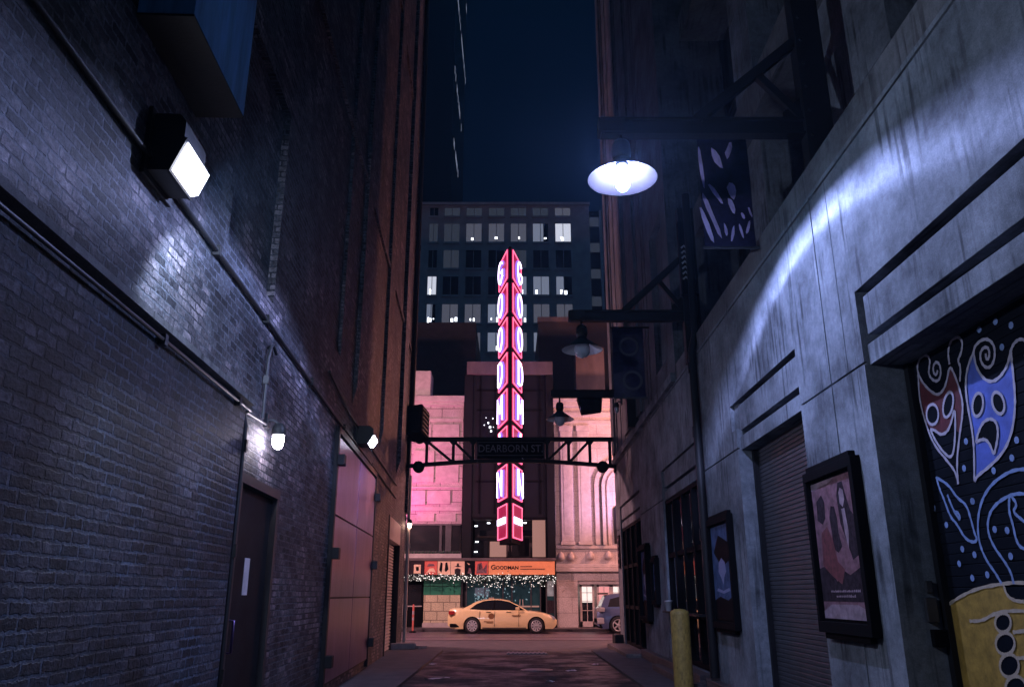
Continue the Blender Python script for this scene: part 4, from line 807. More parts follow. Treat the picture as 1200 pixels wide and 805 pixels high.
b = MB(); b.box(-4.9, -4.0, Yf-.09, Yf-.0, 5.2, 5.62, bev=.04); b.box(-3.9, -2.9, Yf-.06, Yf-.0, 5.2, 5.62, bev=.04); b.build('carved_panel', 'stonetrim', t)
MB().box(-13, -4.42, Yf-.1, Yf+1.4, 11.83, 13.25, bev=.03).build('parapet_block', 'stonetrim', t)
w = MB(); w.box(-5.50, -2.62, Yf-.02, Yf+.06, 3.62, 3.74); w.box(-5.50, -2.62, Yf-.02, Yf+.06, 5.02, 5.09); w.box(-3.72, -3.60, Yf-.02, Yf+.06, 3.74, 5.02); w.box(-3.42, -3.12, Yf+.0, Yf+.08, 3.74, 5.02); w = w.build('window', 'grey_metal', t)
MB().box(-5.5, -2.62, Yf+.10, Yf+.12, 3.7, 5.1).build('pane', 'pane', w)
b = MB(); b.box(-5.9, -2.56, Yf-.35, Yf+.02, 3.36, 3.60, bev=.02); b.build('sill', 'stonetrim', t)
b = MB()
for k in range(16): x = -5.4+k*.175; b.lathe([(0, 0), (.05+.03*(k % 3), .03), (.06, .10), (0, .14+.03*(k % 2))], (x, Yf-.15, 3.60), 6)
b.build('planting', 'foliage', t)
d = MB().box(-5.45, -4.42, Yf-.03, Yf+.0, .1, 2.3).build('door', 'blacktrim', t); MB().box(-5.2, -4.55, Yf-.045, Yf-.031, 1.0, 2.1).build('pane', 'pane', d); MB().box(-5.3, -4.5, Yf-.09, Yf-.05, 1.05, 1.10).build('push_bar', 'rim', d)
# tiled pillar
t = thing('tiled_pillar', (-3.45, Yf-.2, 0), 'tiled pillar with green band over cream tiles behind the back of the taxi', 'pillar')
MB().box(-4.40, -2.58, Yf-.25, Yf-.035, .30, 1.60, bev=.01).build('cream_tiles', 'tile', t); MB().box(-4.42, -2.56, Yf-.26, Yf-.035, 1.605, 2.50, bev=.01).build('green_band', 'green', t); MB().box(-4.44, -2.55, Yf-.28, Yf-.035, .08, .295, bev=.01).build('base', 'stonetrim', t)
b = MB(); b.box(-4.43, -2.55, Yf-.265, Yf-.261, 2.02, 2.05)
for x in (-3.5, -2.9, -4.1): b.box(x, x+.02, Yf-.265, Yf-.261, 1.61, 2.49)
b.build('tile_joints', 'darkclad', t)
# dark theatre front
t = thing('theatre', (0, Yf, 0), 'dark theatre front with a glazed entrance and upper window behind the tall neon sign', 'building')
b = MB(); b.box(-2.56, -2.1, Yf-.2, Yf+6, .08, 13.0); b.box(1.82, 2.22, Yf-.2, Yf+6, .08, 13.0); b.box(-2.1, 1.82, Yf-.12, Yf+6, 5.42, 13.0); b.box(-2.1, 1.82, Yf+2.2, Yf+6, .08, 5.42); b.box(-2.1, 1.82, Yf-.15, Yf+2.2, 3.22, 3.36)
b.build('wall', 'darkclad', t)
MB().box(-2.45, 2.20, Yf-.30, Yf+.2, 13.0, 13.72, bev=.02).build('parapet', 'brownclad', t)
b = MB()
for z in (12.1, 11.0, 9.2, 7.2): b.box(-1.9, 1.65, Yf-.16, Yf-.122, z, z+.10)
for x in (-1.75, -.95, .55, 1.45): b.box(x, x+.09, Yf-.16, Yf-.122, 5.6, 12.9)
b.build('cladding_ribs', 'blacktrim', t)
b = MB(); b.box(-1.75, -.95+.2, Yf-.15, Yf-.123, 9.4, 10.9); b.build('upper_window', 'pane', t)
b = MB()
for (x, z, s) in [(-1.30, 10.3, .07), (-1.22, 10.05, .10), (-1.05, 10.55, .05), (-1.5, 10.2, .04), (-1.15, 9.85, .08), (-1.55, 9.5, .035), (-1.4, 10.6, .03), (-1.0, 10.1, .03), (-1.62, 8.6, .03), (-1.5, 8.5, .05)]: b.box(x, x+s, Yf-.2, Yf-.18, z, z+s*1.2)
b.build('painted_reflections', 'E_spark', t)  # glowing specks painted in place of reflections on the pane
w = MB(); w.box(-2.08, 1.80, Yf-.17, Yf-.05, 5.30, 5.42); w.box(-2.08, 1.80, Yf-.17, Yf-.05, 3.36, 3.44); w.box(-2.1, -2.02, Yf-.17, Yf-.05, 3.4, 5.4); w.box(1.74, 1.82, Yf-.17, Yf-.05, 3.4, 5.4); w.box(-.14, -.06, Yf-.15, Yf-.05, 3.44, 5.3)
w = w.build('window', 'blacktrim', t, label='wide upper window with peach curtains and ceiling lamps inside')
MB().box(-2.0, 1.74, Yf+2.0, Yf+2.1, 3.4, 5.4).build('room_wall', 'brownclad', w)
MB().box(-2.0, 1.74, Yf+.1, Yf+2.0, 5.32, 5.40).build('room_ceiling', 'brownclad', w)
MB().box(1.05, 1.72, Yf+.2, Yf+.26, 3.46, 5.3).build('curtain', 'E_peach', w); MB().box(-1.15, -.30, Yf+.6, Yf+.66, 3.46, 4.25).build('lit_screen', 'E_peach', w)
b = MB()
for (x, z) in ((-1.95, 5.0), (-1.3, 5.15), (.6, 5.16), (-1.9, 4.2), (-1.95, 3.7)): b.box(x, x+.16, Yf+.5, Yf+.55, z, z+.06)
b.build('ceiling_lamps', 'E_spark', w)
b = MB(); b.box(-1.7, 1.2, Yf+.9, Yf+.95, 4.55, 4.85); b.box(-2, -1.2, Yf+.7, Yf+.75, 3.46, 4.3); b.box(0, .9, Yf+.7, Yf+.75, 3.5, 4.4); b.build('balustrade', 'darkclad', w)
# entrance glazing
e_ = MB()
for x in (-2.5, -2.28, -1.35, -.45, .0, .95, 1.42, 1.72, 2.12): e_.box(x-.03, x+.03, Yf-.30, Yf-.22, .08, 2.45)
e_.box(-2.5, 2.15, Yf-.30, Yf-.22, 2.35, 2.48); e_.box(-2.5, 2.15, Yf-.3, Yf-.22, .08, .2); ent = e_.build('entrance', 'grey_metal', t)
for (x0, x1) in ((-2.25, -1.38), (-1.32, -.48), (-.42, -.03), (.03, .92), (.98, 1.39), (1.75, 2.09)): MB().box(x0, x1, Yf-.265, Yf-.255, .2, 2.35).build('pane', mat('entrance_glass', (.02, .07, .08), .06, vary=.1, bump=0) if 'entrance_glass' not in MATS else MATS['entrance_glass'], ent)
b = MB(); random.seed(11)
for k in range(70):
    x = random.choice((random.uniform(-1.9, -1.1), random.uniform(-1.7, .9))); z = random.uniform(1.25, 2.1) if x > -1.1 else random.uniform(1.2, 1.95); s = random.uniform(.02, .07)
    b.box(x, x+s, Yf-.275, Yf-.268, z, z+s*random.uniform(.6, 1.6))
b.build('lobby_lights', 'E_lobby', ent)
b = MB(); b.box(-1.85, -1.15, Yf-.272, Yf-.267, 1.55, 1.95); b.build('lobby_screen', 'E_dim2', ent)
b = MB(); b.box(.1, 1.35, Yf-.30, Yf-.24, 1.03, 1.10); b.tube([(.38, Yf-.33, 1.0), (.40, Yf-.36, 1.4)], .02, 6); b.tube([(.55, Yf-.33, 1.0), (.53, Yf-.36, 1.4)], .02, 6); b.build('door_bar', 'E_peach', ent)
MB().box(1.76, 2.08, Yf-.29, Yf-.27, 1.55, 2.30).build('poster', mat('teal_print', (.30, .50, .55), .4, bump=0), ent)
MB().box(1.76, 2.08, Yf-.29, Yf-.27, .75, 1.35).build('poster', 'print_dark', ent)
# marquee band
t = thing('marquee', (-1.6, Yf-1, 2.48), 'marquee band of show pictures and an orange panel with the theatre name', 'marquee')
MB().box(-5.9, 2.14, Yf-.95, Yf-.02, 2.50, 3.22).build('box', 'darkclad', t)
MB().box(-5.92, 2.18, Yf-1.0, Yf-.01, 3.225, 3.36, bev=.02).build('cap', 'brownclad', t)
def panel(x0, x1, m, shapes=(), label=None):
    z0, z1, y = 2.56, 3.20, Yf-.96
    p = MB().box(x0, x1, y-.02, y, z0, z1).build('picture_panel', m, t)
    if label: p['label'] = label
    for (mm, pts) in shapes:
        q = MB(); q.poly([(x0+(x1-x0)*u, y-.024, z0+(z1-z0)*v) for u, v in pts]); q.build('printed_figure', mm, p, recalc=False)
panel(-5.85, -5.05, 'print_dark', [('print_pale', [(.1, .0), (.5, 0), (.4, .7), (.25, .9), (.12, .5)])])
panel(-5.03, -4.35, 'print_dark', [('print_cream', [(.25, .1), (.75, .1), (.75, .75), (.25, .75)]), ('print_dark', [(.42, .3), (.6, .3), (.62, .6), (.4, .6)])])
panel(-4.33, -3.70, 'print_red', [('print_cream', [(.1, .1), (.5, .25), (.9, .15), (.7, .5), (.4, .45)]), ('print_rose', [(.2, .6), (.8, .65), (.7, .8), (.3, .82)])])
panel(-3.68, -3.05, 'print_cream', [('print_black', [(.12, .35), (.22, .95), (.38, .85), (.36, .4), (.3, .15)]), ('print_black', [(.55, .3), (.60, .9), (.75, .92), (.85, .4), (.66, .2)])])
panel(-3.03, -2.35, 'print_cream', [('print_dark', [(.3, .0), (.28, .4), (.5, .5), (.72, .4), (.7, 0)]), ('print_dark', [(.25, .62), (.42, .66), (.46, .85), (.58, .85), (.60, .66), (.8, .6), (.5, .55)])])
panel(-2.33, -1.85, 'print_black', [('print_rose', [(.3, .1), (.7, .1), (.6, .5), (.4, .5)]), ('print_cream', [(.2, .9), (.5, .8), (.4, .7)])])
panel(-1.83, -1.18, 'print_red', [('print_rose', [(.1, .1), (.2, .8), (.5, .9), (.6, .4), (.9, .8), (.9, .1)]), ('print_dark', [(.3, .4), (.35, .8), (.42, .8), (.4, .4)])])
panel(-1.16, 2.12, 'print_orange', (), 'orange panel with the theatre name and two lines of small lettering')
pan = [o for o in t.children if o.get('label')][-1]
text_mesh('G', .31, WF, (-.93, Yf-.985, 2.90), pan, 'lettering', 'print_black', .003, 1.1, .006)
text_mesh('OODMAN', .235, WF, (-.24, Yf-.985, 2.885), pan, 'lettering', 'print_black', .003, 1.05, .006)
b = MB(); random.seed(5)
for r, (x0, x1) in enumerate(((.42, .98), (.42, 1.60))):
    x = x0
    while x < x1: dx = random.uniform(.03, .09); b.box(x, x+dx, Yf-.99, Yf-.982, 2.93-r*.12, 2.97-r*.12); x += dx+.02
b.build('small_lettering', 'print_dark', pan)
# garland of fairy lights
b = MB(); random.seed(21)
for k in range(520):
    x = random.uniform(-5.85, 2.2); z = random.gauss(2.42, .09) if (x < -2.3 or random.random() < .5) else random.uniform(1.98, 2.5); s = random.uniform(.03, .07)
    y = Yf-1.0+random.uniform(-.14, .12); a = random.uniform(0, 3)
    dx, dz = s*math.cos(a), s*math.sin(a)
    b._add([(x-dx, y, z-dz), (x+dz*.5, y-s*.4, z-dx*.5), (x+dx, y, z+dz), (x-dz*.5, y+s*.4, z+dx*.5)], [(0, 1, 2, 3)], 0)
for k in range(430):
    x = random.uniform(-5.85, 2.2); z = random.gauss(2.42, .08) if (x < -2.3 or random.random() < .55) else random.uniform(1.95, 2.5); s = random.uniform(.008, .020)
    y = Yf-1.08+random.uniform(-.1, .08); b.box(x-s, x+s, y-s, y+s, z-s*.8, z+s*.8, 1)
b.build('garland', ['foliage', 'E_garland'], recalc=False, label='leafy garland full of white fairy lights hanging under the marquee', category='garland')
# right limestone part with pilasters and arch
t = thing('limestone_building', (7, Yf, 0), 'pale limestone building with tall pilasters and an arch right of the theatre front', 'building')
b = MB(); b.box(2.24, 3.30, Yf-.1, Yf+6, .08, 2.70); b.box(3.30, 12, Yf-.1, Yf+6, 2.30, 2.70); b.box(2.24, 12, Yf, Yf+6, 2.70, 11.8); b.box(3.3, 12, Yf+.5, Yf+6, .08, 2.3); b.box(5.9, 12, Yf-.1, Yf+.5, .08, 2.3)
b.build('wall', 'stonefine', t)
b = MB(); b.box(2.20, 12, Yf-.28, Yf+.1, 2.72, 2.92, bev=.03); b.box(2.22, 12, Yf-.18, Yf+.1, 2.93, 3.10, bev=.02); b.box(2.24, 12, Yf-.10, Yf, 3.85, 4.02, bev=.02)
for (z0, z1, d) in ((10.3, 10.5, .10), (10.75, 10.95, .14), (11.2, 11.5, .30), (11.5, 11.8, .42)): b.box(2.2, 12, Yf-d, Yf+.2, z0, z1, bev=.02)
b.build('cornice', 'stonetrim', t)
for x0 in (2.55, 3.45, 7.6): 
    b = MB(); b.box(x0, x0+.62, Yf-.16, Yf, 4.2, 9.9, bev=.02); b.box(x0-.05, x0+.67, Yf-.2, Yf, 4.03, 4.2, bev=.02); b.box(x0-.05, x0+.67, Yf-.2, Yf, 9.9, 10.2, bev=.02); b.box(x0+.14, x0+.48, Yf-.18, Yf-.161, 4.6, 9.5)
    b.build('pilaster', 'stonetrim', t)
b = MB()
for (R1, w_, d) in ((1.50, .22, .14), (1.16, .16, .22), (.9, .14, .10)):
    c = (5.9, 7.0); n = 20; P = [(c[0]-R1, 4.05)]+[(c[0]-R1*math.cos(math.pi*k/n), c[1]+R1*math.sin(math.pi*k/n)) for k in range(n+1)]+[(c[0]+R1, 4.05)]
    for i in range(len(P)-1): b.beam((P[i][0], Yf-d/2, P[i][1]), (P[i+1][0], Yf-d/2, P[i+1][1]), w_, d, up=(0, 1, 0))
b.build('arch_moulding', 'stonetrim', t)
b = MB(); b.prism([(5.25, 4.1), (6.5, 4.1), (6.5, 5.9), (5.9, 6.4), (5.25, 5.9)], Yf-.08, Yf-.002, 'y'); b.build('arch_panel', 'darkclad', t)
b = MB()
for (x, z) in ((2.5, 3.25), (3.0, 3.25), (4.0, 3.3), (4.9, 3.3)): b.lathe([(0, 0), (.16, .05), (.18, .2), (.1, .4), (0, .45)], (x, Yf-.06, z), 10)
b.build('carved_urns', 'stonetrim', t)
# doors of the right building
for i, (x0, m) in enumerate(((3.42, 'E_whiteroom'), (4.28, 'E_pinkroom'), (5.0, 'E_whiteroom'))):
    dr = MB(); w_ = .72; dr.box(x0, x0+.10, Yf+.1, Yf+.16, .1, 2.1); dr.box(x0+w_-.10, x0+w_, Yf+.1, Yf+.16, .1, 2.1); dr.box(x0, x0+w_, Yf+.1, Yf+.16, 2.0, 2.12); dr.box(x0, x0+w_, Yf+.1, Yf+.16, .1, .35)
    for z in (.85, 1.3, 1.7): dr.box(x0+.1, x0+w_-.1, Yf+.11, Yf+.15, z, z+.03)
    dr.box(x0+w_/2-.015, x0+w_/2+.015, Yf+.11, Yf+.15, .35, 2.0)
    dr = dr.build('glazed_door', 'stonetrim', t)
    MB().box(x0+.08, x0+w_-.08, Yf+.17, Yf+.18, 1.25, 2.02).build('lit_pane', m, dr); MB().box(x0+.08, x0+w_-.08, Yf+.17, Yf+.18, .3, 1.249).build('dark_pane', 'pane', dr)
MB().box(3.3, 5.9, Yf-.02, Yf+.5, 2.12, 2.29).build('lintel', 'stonetrim', t)
# masses behind
MB().box(-22, -2.4, 50, 60, .0, 18.9).build('dark_brick_block', 'darkbrick', label='low dark brick block behind the pink limestone building', category='building')
t = thing('brown_block', (5, 47, 0), 'dark brown windowless block behind the right limestone building', 'building')
MB().box(1.65, 14, 47, 56, 0, 17.9).build('wall', mat('brown_render', (.030, .024, .026), .8, vary=.25, scale=.8), t); MB().box(1.6, 14.05, 46.9, 47.5, 17.9, 18.2).build('parapet', 'brownclad', t)
MB().box(3.6, 5.2, 43, 44.5, 11.8, 15.0).build('roof_house', 'brownclad', label='small brown roof house on the right limestone building', category='roof house')
MB().box(-2.3, 1.6, 46, 55, 13, 14.6).build('plant_room', 'darkclad', label='dark plant room on the theatre roof behind the neon sign', category='roof house')

# office tower behind with its windows
t = thing('office_tower', (0, 95, 0), 'wide dark office tower with rows of partly lit windows', 'building')
TY = 95
MB().box(-30, 10.2, TY, TY+25, 0, 50.9).build('wall', 'tower', t)
MB().box(10.2, 11.7, TY+.4, TY+25, 0, 50.2).build('side_bay', 'darkclad', t)
MB().box(11.55, 11.85, TY+.0, TY+.5, 0, 50.2).build('corner_strip', mat('pale_corner_metal', (.30, .33, .38), .5), t)
rows = [(49.35, 50.5), (45.6, 48.2), (41.9, 44.4), (38.2, 40.7), (34.4, 36.9), (30.6, 33.1)]
cols = [-10.3, -7.9, -5.0, -2.05, .85, 3.75, 6.7]
lit = {1: 'ddbbbrw', 0: 'kdddddb', 2: 'kdkkdkk', 3: 'wkkkrrr', 4: 'rbbrsbb', 5: 'kkbsbsk'}
random.seed(4)
for r, (z0, z1) in enumerate(rows):
    pf = MB()
    for c, x in enumerate(cols):
        w2 = .55 if c == 0 else 1.0
        wf = MB(); wf.box(x-w2-.12, x-w2, TY-.10, TY-.002, z0, z1); wf.box(x+w2, x+w2+.12, TY-.10, TY-.002, z0, z1); wf.box(x-w2-.15, x+w2+.15, TY-.14, TY-.002, z0-.25, z0); wf.box(x-w2-.15, x+w2+.15, TY-.12, TY-.002, z1, z1+.2)
        wf.box(x-.04, x+.04, TY-.05, TY-.03, z0, z1)
        wf = wf.build('window', M['tower'], t)
        k = lit[r][c]; m = {'d': 'E_dim', 'b': 'E_dim2', 'r': 'E_room', 'w': 'E_room2', 's': 'E_room', 'k': 'pane'}[k]
        b = MB()
        if k in 'rs' and random.random() < .6:
            s = random.uniform(-.3, .4)*w2; b.box(x-w2, x+s, TY-.03, TY-.004, z0, z1); b.build('pane', m, wf); MB().box(x+s, x+w2, TY-.03, TY-.004, z0, z1).build('pane', 'pane', wf)
        else: b.box(x-w2, x+w2, TY-.03, TY-.004, z0, z1); b.build('pane', m, wf)
        if k in 'rswb' and r > 0:
            b = MB()
            for q in range(random.randint(1, 3)): xx = x+random.uniform(-.8, .7)*w2; b.box(xx, xx+random.uniform(.1, .35), TY-.06, TY-.04, z0+random.uniform(0, .5), z0+random.uniform(.55, .75))
            b.build('desk_lamp', 'E_spark', wf)
for z in (50.9,): MB().box(-30, 10.3, TY-.3, TY+.2, z, z+.35).build('cornice', 'tower', t)
b = MB()
for z in (48.6, 44.9, 41.2, 37.4, 33.7): b.box(10.25, 11.5, TY+.35, TY+.39, z-.6, z+.7)
b.build('side_window', 'E_dim', t)
# side-on tower far left
t = thing('high_rise', (-14, 110, 0), 'very tall dark high rise on the left with thin bright side windows', 'building')
MB().box(-30, -10.4, 121, 150, 0, 150).build('wall', 'darkclad', t)
b = MB(); random.seed(9)
for (z, ya, yb) in ((62.5, 121.5, 126), (92, 121.5, 141), (78, 122, 136), (110, 122, 150), (128, 122, 150)):
    y = ya
    while y < yb:
        y += 1.1
        if random.random() < .55: b.box(-10.42, -10.36, y, y+.6, z, z+1.5)
b.build('side_window', 'E_room', t)
# little far lights beyond the tower
t = thing('distant_block', (25, 150, 0), 'distant dark block with a few specks of light right of the office tower', 'building')
MB().box(14, 60, 150, 170, 0, 62).build('wall', 'darkclad', t)
b = MB()
for (x, z, s) in ((19.4, 58, .5), (19.0, 54, .9), (20.4, 54.3, .5), (20.2, 51.5, .4), (19.8, 44, .3)): b.box(x, x+s, 149.8, 149.95, z, z+.5)
b.build('lit_window', 'E_room2', t)

# ------------------------------------------------------------------ tall neon sign
t = thing('neon_sign', (-.1, 40, 4), 'tall V shaped neon sign spelling the theatre name in red and white', 'neon sign')
cx = -.1; yn, yb = 39.0, 41.25; hn, hb = .075, .56
MB().prism([(cx-hn+.01, yn), (cx+hn-.01, yn), (cx+hb-.03, yb), (cx-hb+.03, yb)], 4.0, 19.4, 'z').build('casing', 'blacktrim', t)
for z in (5.8, 9.6, 13.0): MB().box(cx-.2, cx+.2, yb+.001, 41.66, z, z+.2).build('wall_bracket', 'steel', t)
letters = 'GOODMAN'
SH = {  # strokes in a unit cell (x to the right, z up)
 'O': [[(.5+.36*math.sin(a)*1, .5+.46*math.cos(a)) for a in [k*math.pi/12 for k in range(25)]]],
 'G': [[(.5+.36*math.sin(a), .5+.46*math.cos(a)) for a in [R_(45-k*15) for k in range(20)]], [(.86, .22), (.86, .48), (.55, .48)]],
 'D': [[(.18, .04), (.18, .96), (.5, .96), (.74, .86), (.86, .68), (.88, .5), (.86, .32), (.74, .14), (.5, .04), (.18, .04)]],
 'M': [[(.10, .02), (.14, .98), (.5, .35), (.86, .98), (.90, .02)]],
 'A': [[(.10, .02), (.5, .98), (.90, .02)], [(.24, .34), (.76, .34)]],
 'N': [[(.14, .02), (.14, .98), (.86, .02), (.86, .98)]],
}
for side in (-1, 1):
    a = Vector((cx+side*hn, yn, 0)); c = Vector((cx+side*hb, yb, 0)); L_ = (c-a).length; u = (c-a)/L_
    nrm = Vector((side*u.y, -side*u.x, 0))
    # reading direction: left to right as seen from that side
    if side < 0: o, ax = c, -u
    else: o, ax = a, u
    f = F(o, ax, nrm)                     # x along the face, y out of it
    for k in range(8):
        z1 = 19.25-1.913*k; z0 = z1-1.66
        body = MB(f).box(.03, L_-.03, .005, .05, z0, z1).build('letter_panel', 'E_red', t)
        MB(f).tube([(.07, .07, z0+.04), (L_-.07, .07, z0+.04), (L_-.07, .07, z1-.04), (.07, .07, z1-.04), (.07, .07, z0+.04)], .034, 6).build('pink_tube', 'E_pink', body)
        if k < 7:
            lx0, lx1 = (.12, L_*.70) if side < 0 else (L_*.30, L_-.12)
            for (r, off, m, nm) in ((.105, .06, 'E_blue', 'blue_tube'), (.055, .15, 'E_neon', 'white_tube')):
                b = MB(f)
                for st in SH[letters[k]]: b.tube([(lx0+(lx1-lx0)*p[0], off, z0+.17+(1.32)*p[1]) for p in st], r, 8)
                b.build(nm, m, body)
        else:
            MB(f).box(.12, L_-.3, .07, .13, z0+.72, z0+1.02).build('white_bar', 'E_neon', body)

# ------------------------------------------------------------------ cars
def car(name, x0, y, z, L_, label, cat, prof, arches, cabin, paint, wr, facing=1, W=.90, kind='saloon'):
    """prof: lower body outline top (u,z) rear->front; arches: wheel centres; cabin: outline (u,z)"""
    t = thing(name, (x0+L_/2, y, z), label, cat)
    f = F((x0, y, z), (1, 0, 0), (0, 1, 0)) if facing > 0 else F((x0+L_, y, z), (-1, 0, 0), (0, 1, 0))
    ra = wr+.055; zb = .20
    def ztop(u):
        P = prof
        for k in range(len(P)-1):
            if P[k][0] <= u <= P[k+1][0]: return P[k][1]+(P[k+1][1]-P[k][1])*(u-P[k][0])/max(1e-6, P[k+1][0]-P[k][0])
        return P[-1][1] if u > P[-1][0] else P[0][1]
    st = []
    base = sorted({round(L_*k/56, 4) for k in range(57)}|{p[0] for p in prof}|{c_+ra*math.cos(math.pi*k/16) for c_ in arches for k in range(17)})
    for u in base:
        e = min(u, L_-u); z0 = zb+(.16*(1-e/.18) if e < .18 else 0)
        ar = [c_ for c_ in arches if abs(u-c_) <= ra+1e-6]
        if ar:
            z1 = wr+math.sqrt(max(0, ra*ra-(u-ar[0])**2))
            if abs(abs(u-ar[0])-ra) < 1e-5: st += [(u, z0), (u, z1)] if u < ar[0] else [(u, z1), (u, z0)]
            else: st.append((u, z1))
        else: st.append((u, z0))
    def wid(zz, uu):
        w = W-.07*max(0, (zz-.60)/.40)**1.6-.05*max(0, (.45-zz)/.25)
        e = min(uu, L_-uu)
        if e < .7: w -= .20*(1-e/.7)**2.2
        return w
    vs = []; NZ = 9; row = 2*(NZ+1)+5
    for (u, z0) in st:
        zt = ztop(u); side = []
        for k in range(NZ+1):
            zz = z0+(zt-z0)*k/NZ; w = wid(zz, u)
            if k == NZ: w -= .035
            side.append((w, zz-(.0 if k < NZ else -.004)))
        right = [(u, -w, zz) for w, zz in side]; left = [(u, w, zz) for w, zz in reversed(side)]; wt = side[-1][0]
        top = [(u, s*wt, zt+.035*(1-s*s)) for s in (-.85, -.45, 0, .45, .85)]
        vs += right+top+left
    n = row; fs = []
    for i in range(len(st)-1):
        for k in range(n-1): fs.append((i*n+k, i*n+k+1, (i+1)*n+k+1, (i+1)*n+k))
    fs.append(list(range(n))[::-1]); fs.append([(len(st)-1)*n+i for i in range(n)])
    b = MB(f); b._add(vs, fs, 0, True); body = b.build('body', paint, t)
    try: body.data.set_sharp_from_angle(angle=R_(38))
    except Exception: pass
    # cabin
    zt = max(p[1] for p in cabin); zl = min(p[1] for p in cabin)
    cw = lambda zz: (W-.10)-(.22)*(zz-zl)/(zt-zl)
    vs = []; n = len(cabin)
    for s in (-1, -.6, 0, .6, 1):
        for (uu, zz) in cabin: vs.append((uu, s*cw(zz), zz+(.03*(1-s*s) if zz > zt-.2 else 0)))
    fs = []
    for j in range(4):
        for i in range(n): fs.append((j*n+i, j*n+(i+1) % n, (j+1)*n+(i+1) % n, (j+1)*n+i))
    fs.append(list(range(n))[::-1]); fs.append([4*n+i for i in range(n)])
    b = MB(f); b._add(vs, fs); roof = b.build('roof', paint, t)
    bm = bmesh.new(); bm.from_mesh(roof.data); bmesh.ops.triangulate(bm, faces=[q for q in bm.faces if len(q.verts) > 4]); bm.to_mesh(roof.data); bm.free()
    return t, f, body, roof, cw, wid
def sideglass(f, roof, cw, pts, nm='side_window', m='pane', off=.006, th=.004):
    for s in (-1, 1):
        b = MB(f)
        b._add([(u, s*(cw(z)+off), z) for u, z in pts], [list(range(len(pts)))]); b.build(nm, m, roof, recalc=False)
def wheel(f, par, c, y, r, label=None, spokes=10):
    ctr = f((c, y, r)); s = -1 if y < 0 else 1
    w = MB(); w.lathe([(r*.68, -.10), (r*.93, -.105), (r, -.07), (r, .07), (r*.93, .105), (r*.68, .10)], ctr, 32, ax='y'); o = w.build('wheel', 'rubber', par)
    b = MB(); b.lathe([(r*.70, s*.10), (r*.66, s*.112), (r*.60, s*.085)], ctr, 32, ax='y')
    for k in range(spokes):
        a = 2*math.pi*k/spokes; ca, sa = math.cos(a), math.sin(a); w2 = .030
        pts = []
        for rr, ww in ((r*.12, w2*1.2), (r*.64, w2)):
            for q in (-1, 1): pts.append((ctr.x+rr*ca-q*ww*sa, ctr.y+s*.108, ctr.z+rr*sa+q*ww*ca))
        for rr, ww in ((r*.12, w2*1.2), (r*.64, w2)):
            for q in (-1, 1): pts.append((ctr.x+rr*ca-q*ww*sa, ctr.y+s*.085, ctr.z+rr*sa+q*ww*ca))
        b._add(pts, [(0, 1, 3, 2), (4, 6, 7, 5), (0, 4, 5, 1), (2, 3, 7, 6), (0, 2, 6, 4), (1, 5, 7, 3)])
    b.lathe([(0, s*.115), (r*.16, s*.113), (r*.18, s*.09)], ctr, 16, ax='y')
    b.build('rim', 'rim', o)
    b = MB(); b.lathe([(0, s*.05), (r*.66, s*.05), (r*.68, s*.04), (0, s*.02)], ctr, 24, ax='y'); b.build('brake_disc', 'steel', o)
# taxi: 4.88 long, nose to the right
prof = [(0, .80), (.03, .93), (.08, 1.02), (.25, 1.06), (.60, 1.06), (1.0, 1.02), (1.6, .985), (2.4, .965), (3.2, .95), (3.55, .94), (3.9, .905), (4.3, .84), (4.60, .75), (4.78, .66), (4.87, .56)]
cab = [(.62, 1.03), (.90, 1.16), (1.22, 1.32), (1.55, 1.41), (1.95, 1.445), (2.35, 1.44), (2.75, 1.37), (3.10, 1.22), (3.38, 1.07), (3.60, .93), (3.2, .90), (1.0, .90)]
tx, fx, body, roof, cw, wid = car('taxi', -2.87, 38.22, -.03, 4.87, 'pale yellow saloon taxi parked facing right in front of the theatre', 'taxi', prof, (1.10, 3.95), cab, 'taxi', .335)
sideglass(fx, roof, cw, [(1.02, 1.06), (1.28, 1.22), (1.60, 1.345), (1.95, 1.39), (2.06, 1.392), (2.03, 1.02), (1.10, 1.02)])
sideglass(fx, roof, cw, [(2.10, 1.02), (2.12, 1.392), (2.38, 1.38), (2.72, 1.315), (3.02, 1.19), (3.26, 1.06), (3.32, 1.0)])
sideglass(fx, roof, cw, [(.98, 1.035), (1.26, 1.24), (1.60, 1.375), (1.97, 1.42), (2.37, 1.412), (2.75, 1.34), (3.06, 1.20), (3.30, 1.07), (3.44, .985), (1.06, .985)], 'window_trim', 'blacktrim', .003)
def quadwin(f, cw, a, c, m, nm, par, off=.012):
    (u0, z0), (u1, z1) = a, c; d = Vector((u1-u0, z1-z0)).normalized(); nn = Vector((-d.y, d.x)); nn = nn if nn.y > 0 else -nn
    b = MB(f); vs = []
    for (u, z) in (a, c):
        for s in (-.9, -.6, 0, .6, .9): vs.append((u+nn.x*off, s*cw(z), z+nn.y*off+(.03*(1-s*s))))
    b._add(vs, [(i, i+1, 6+i, 5+i) for i in range(4)]); return b.build(nm, m, par, recalc=False)
quadwin(fx, cw, (2.80, 1.345), (3.50, .99), 'pane', 'windscreen', roof); quadwin(fx, cw, (.72, 1.08), (1.48, 1.385), 'pane', 'rear_window', roof)
for c in (1.10, 3.95):
    for y in (-.80, .80): wheel(fx, tx, c, y, .335)
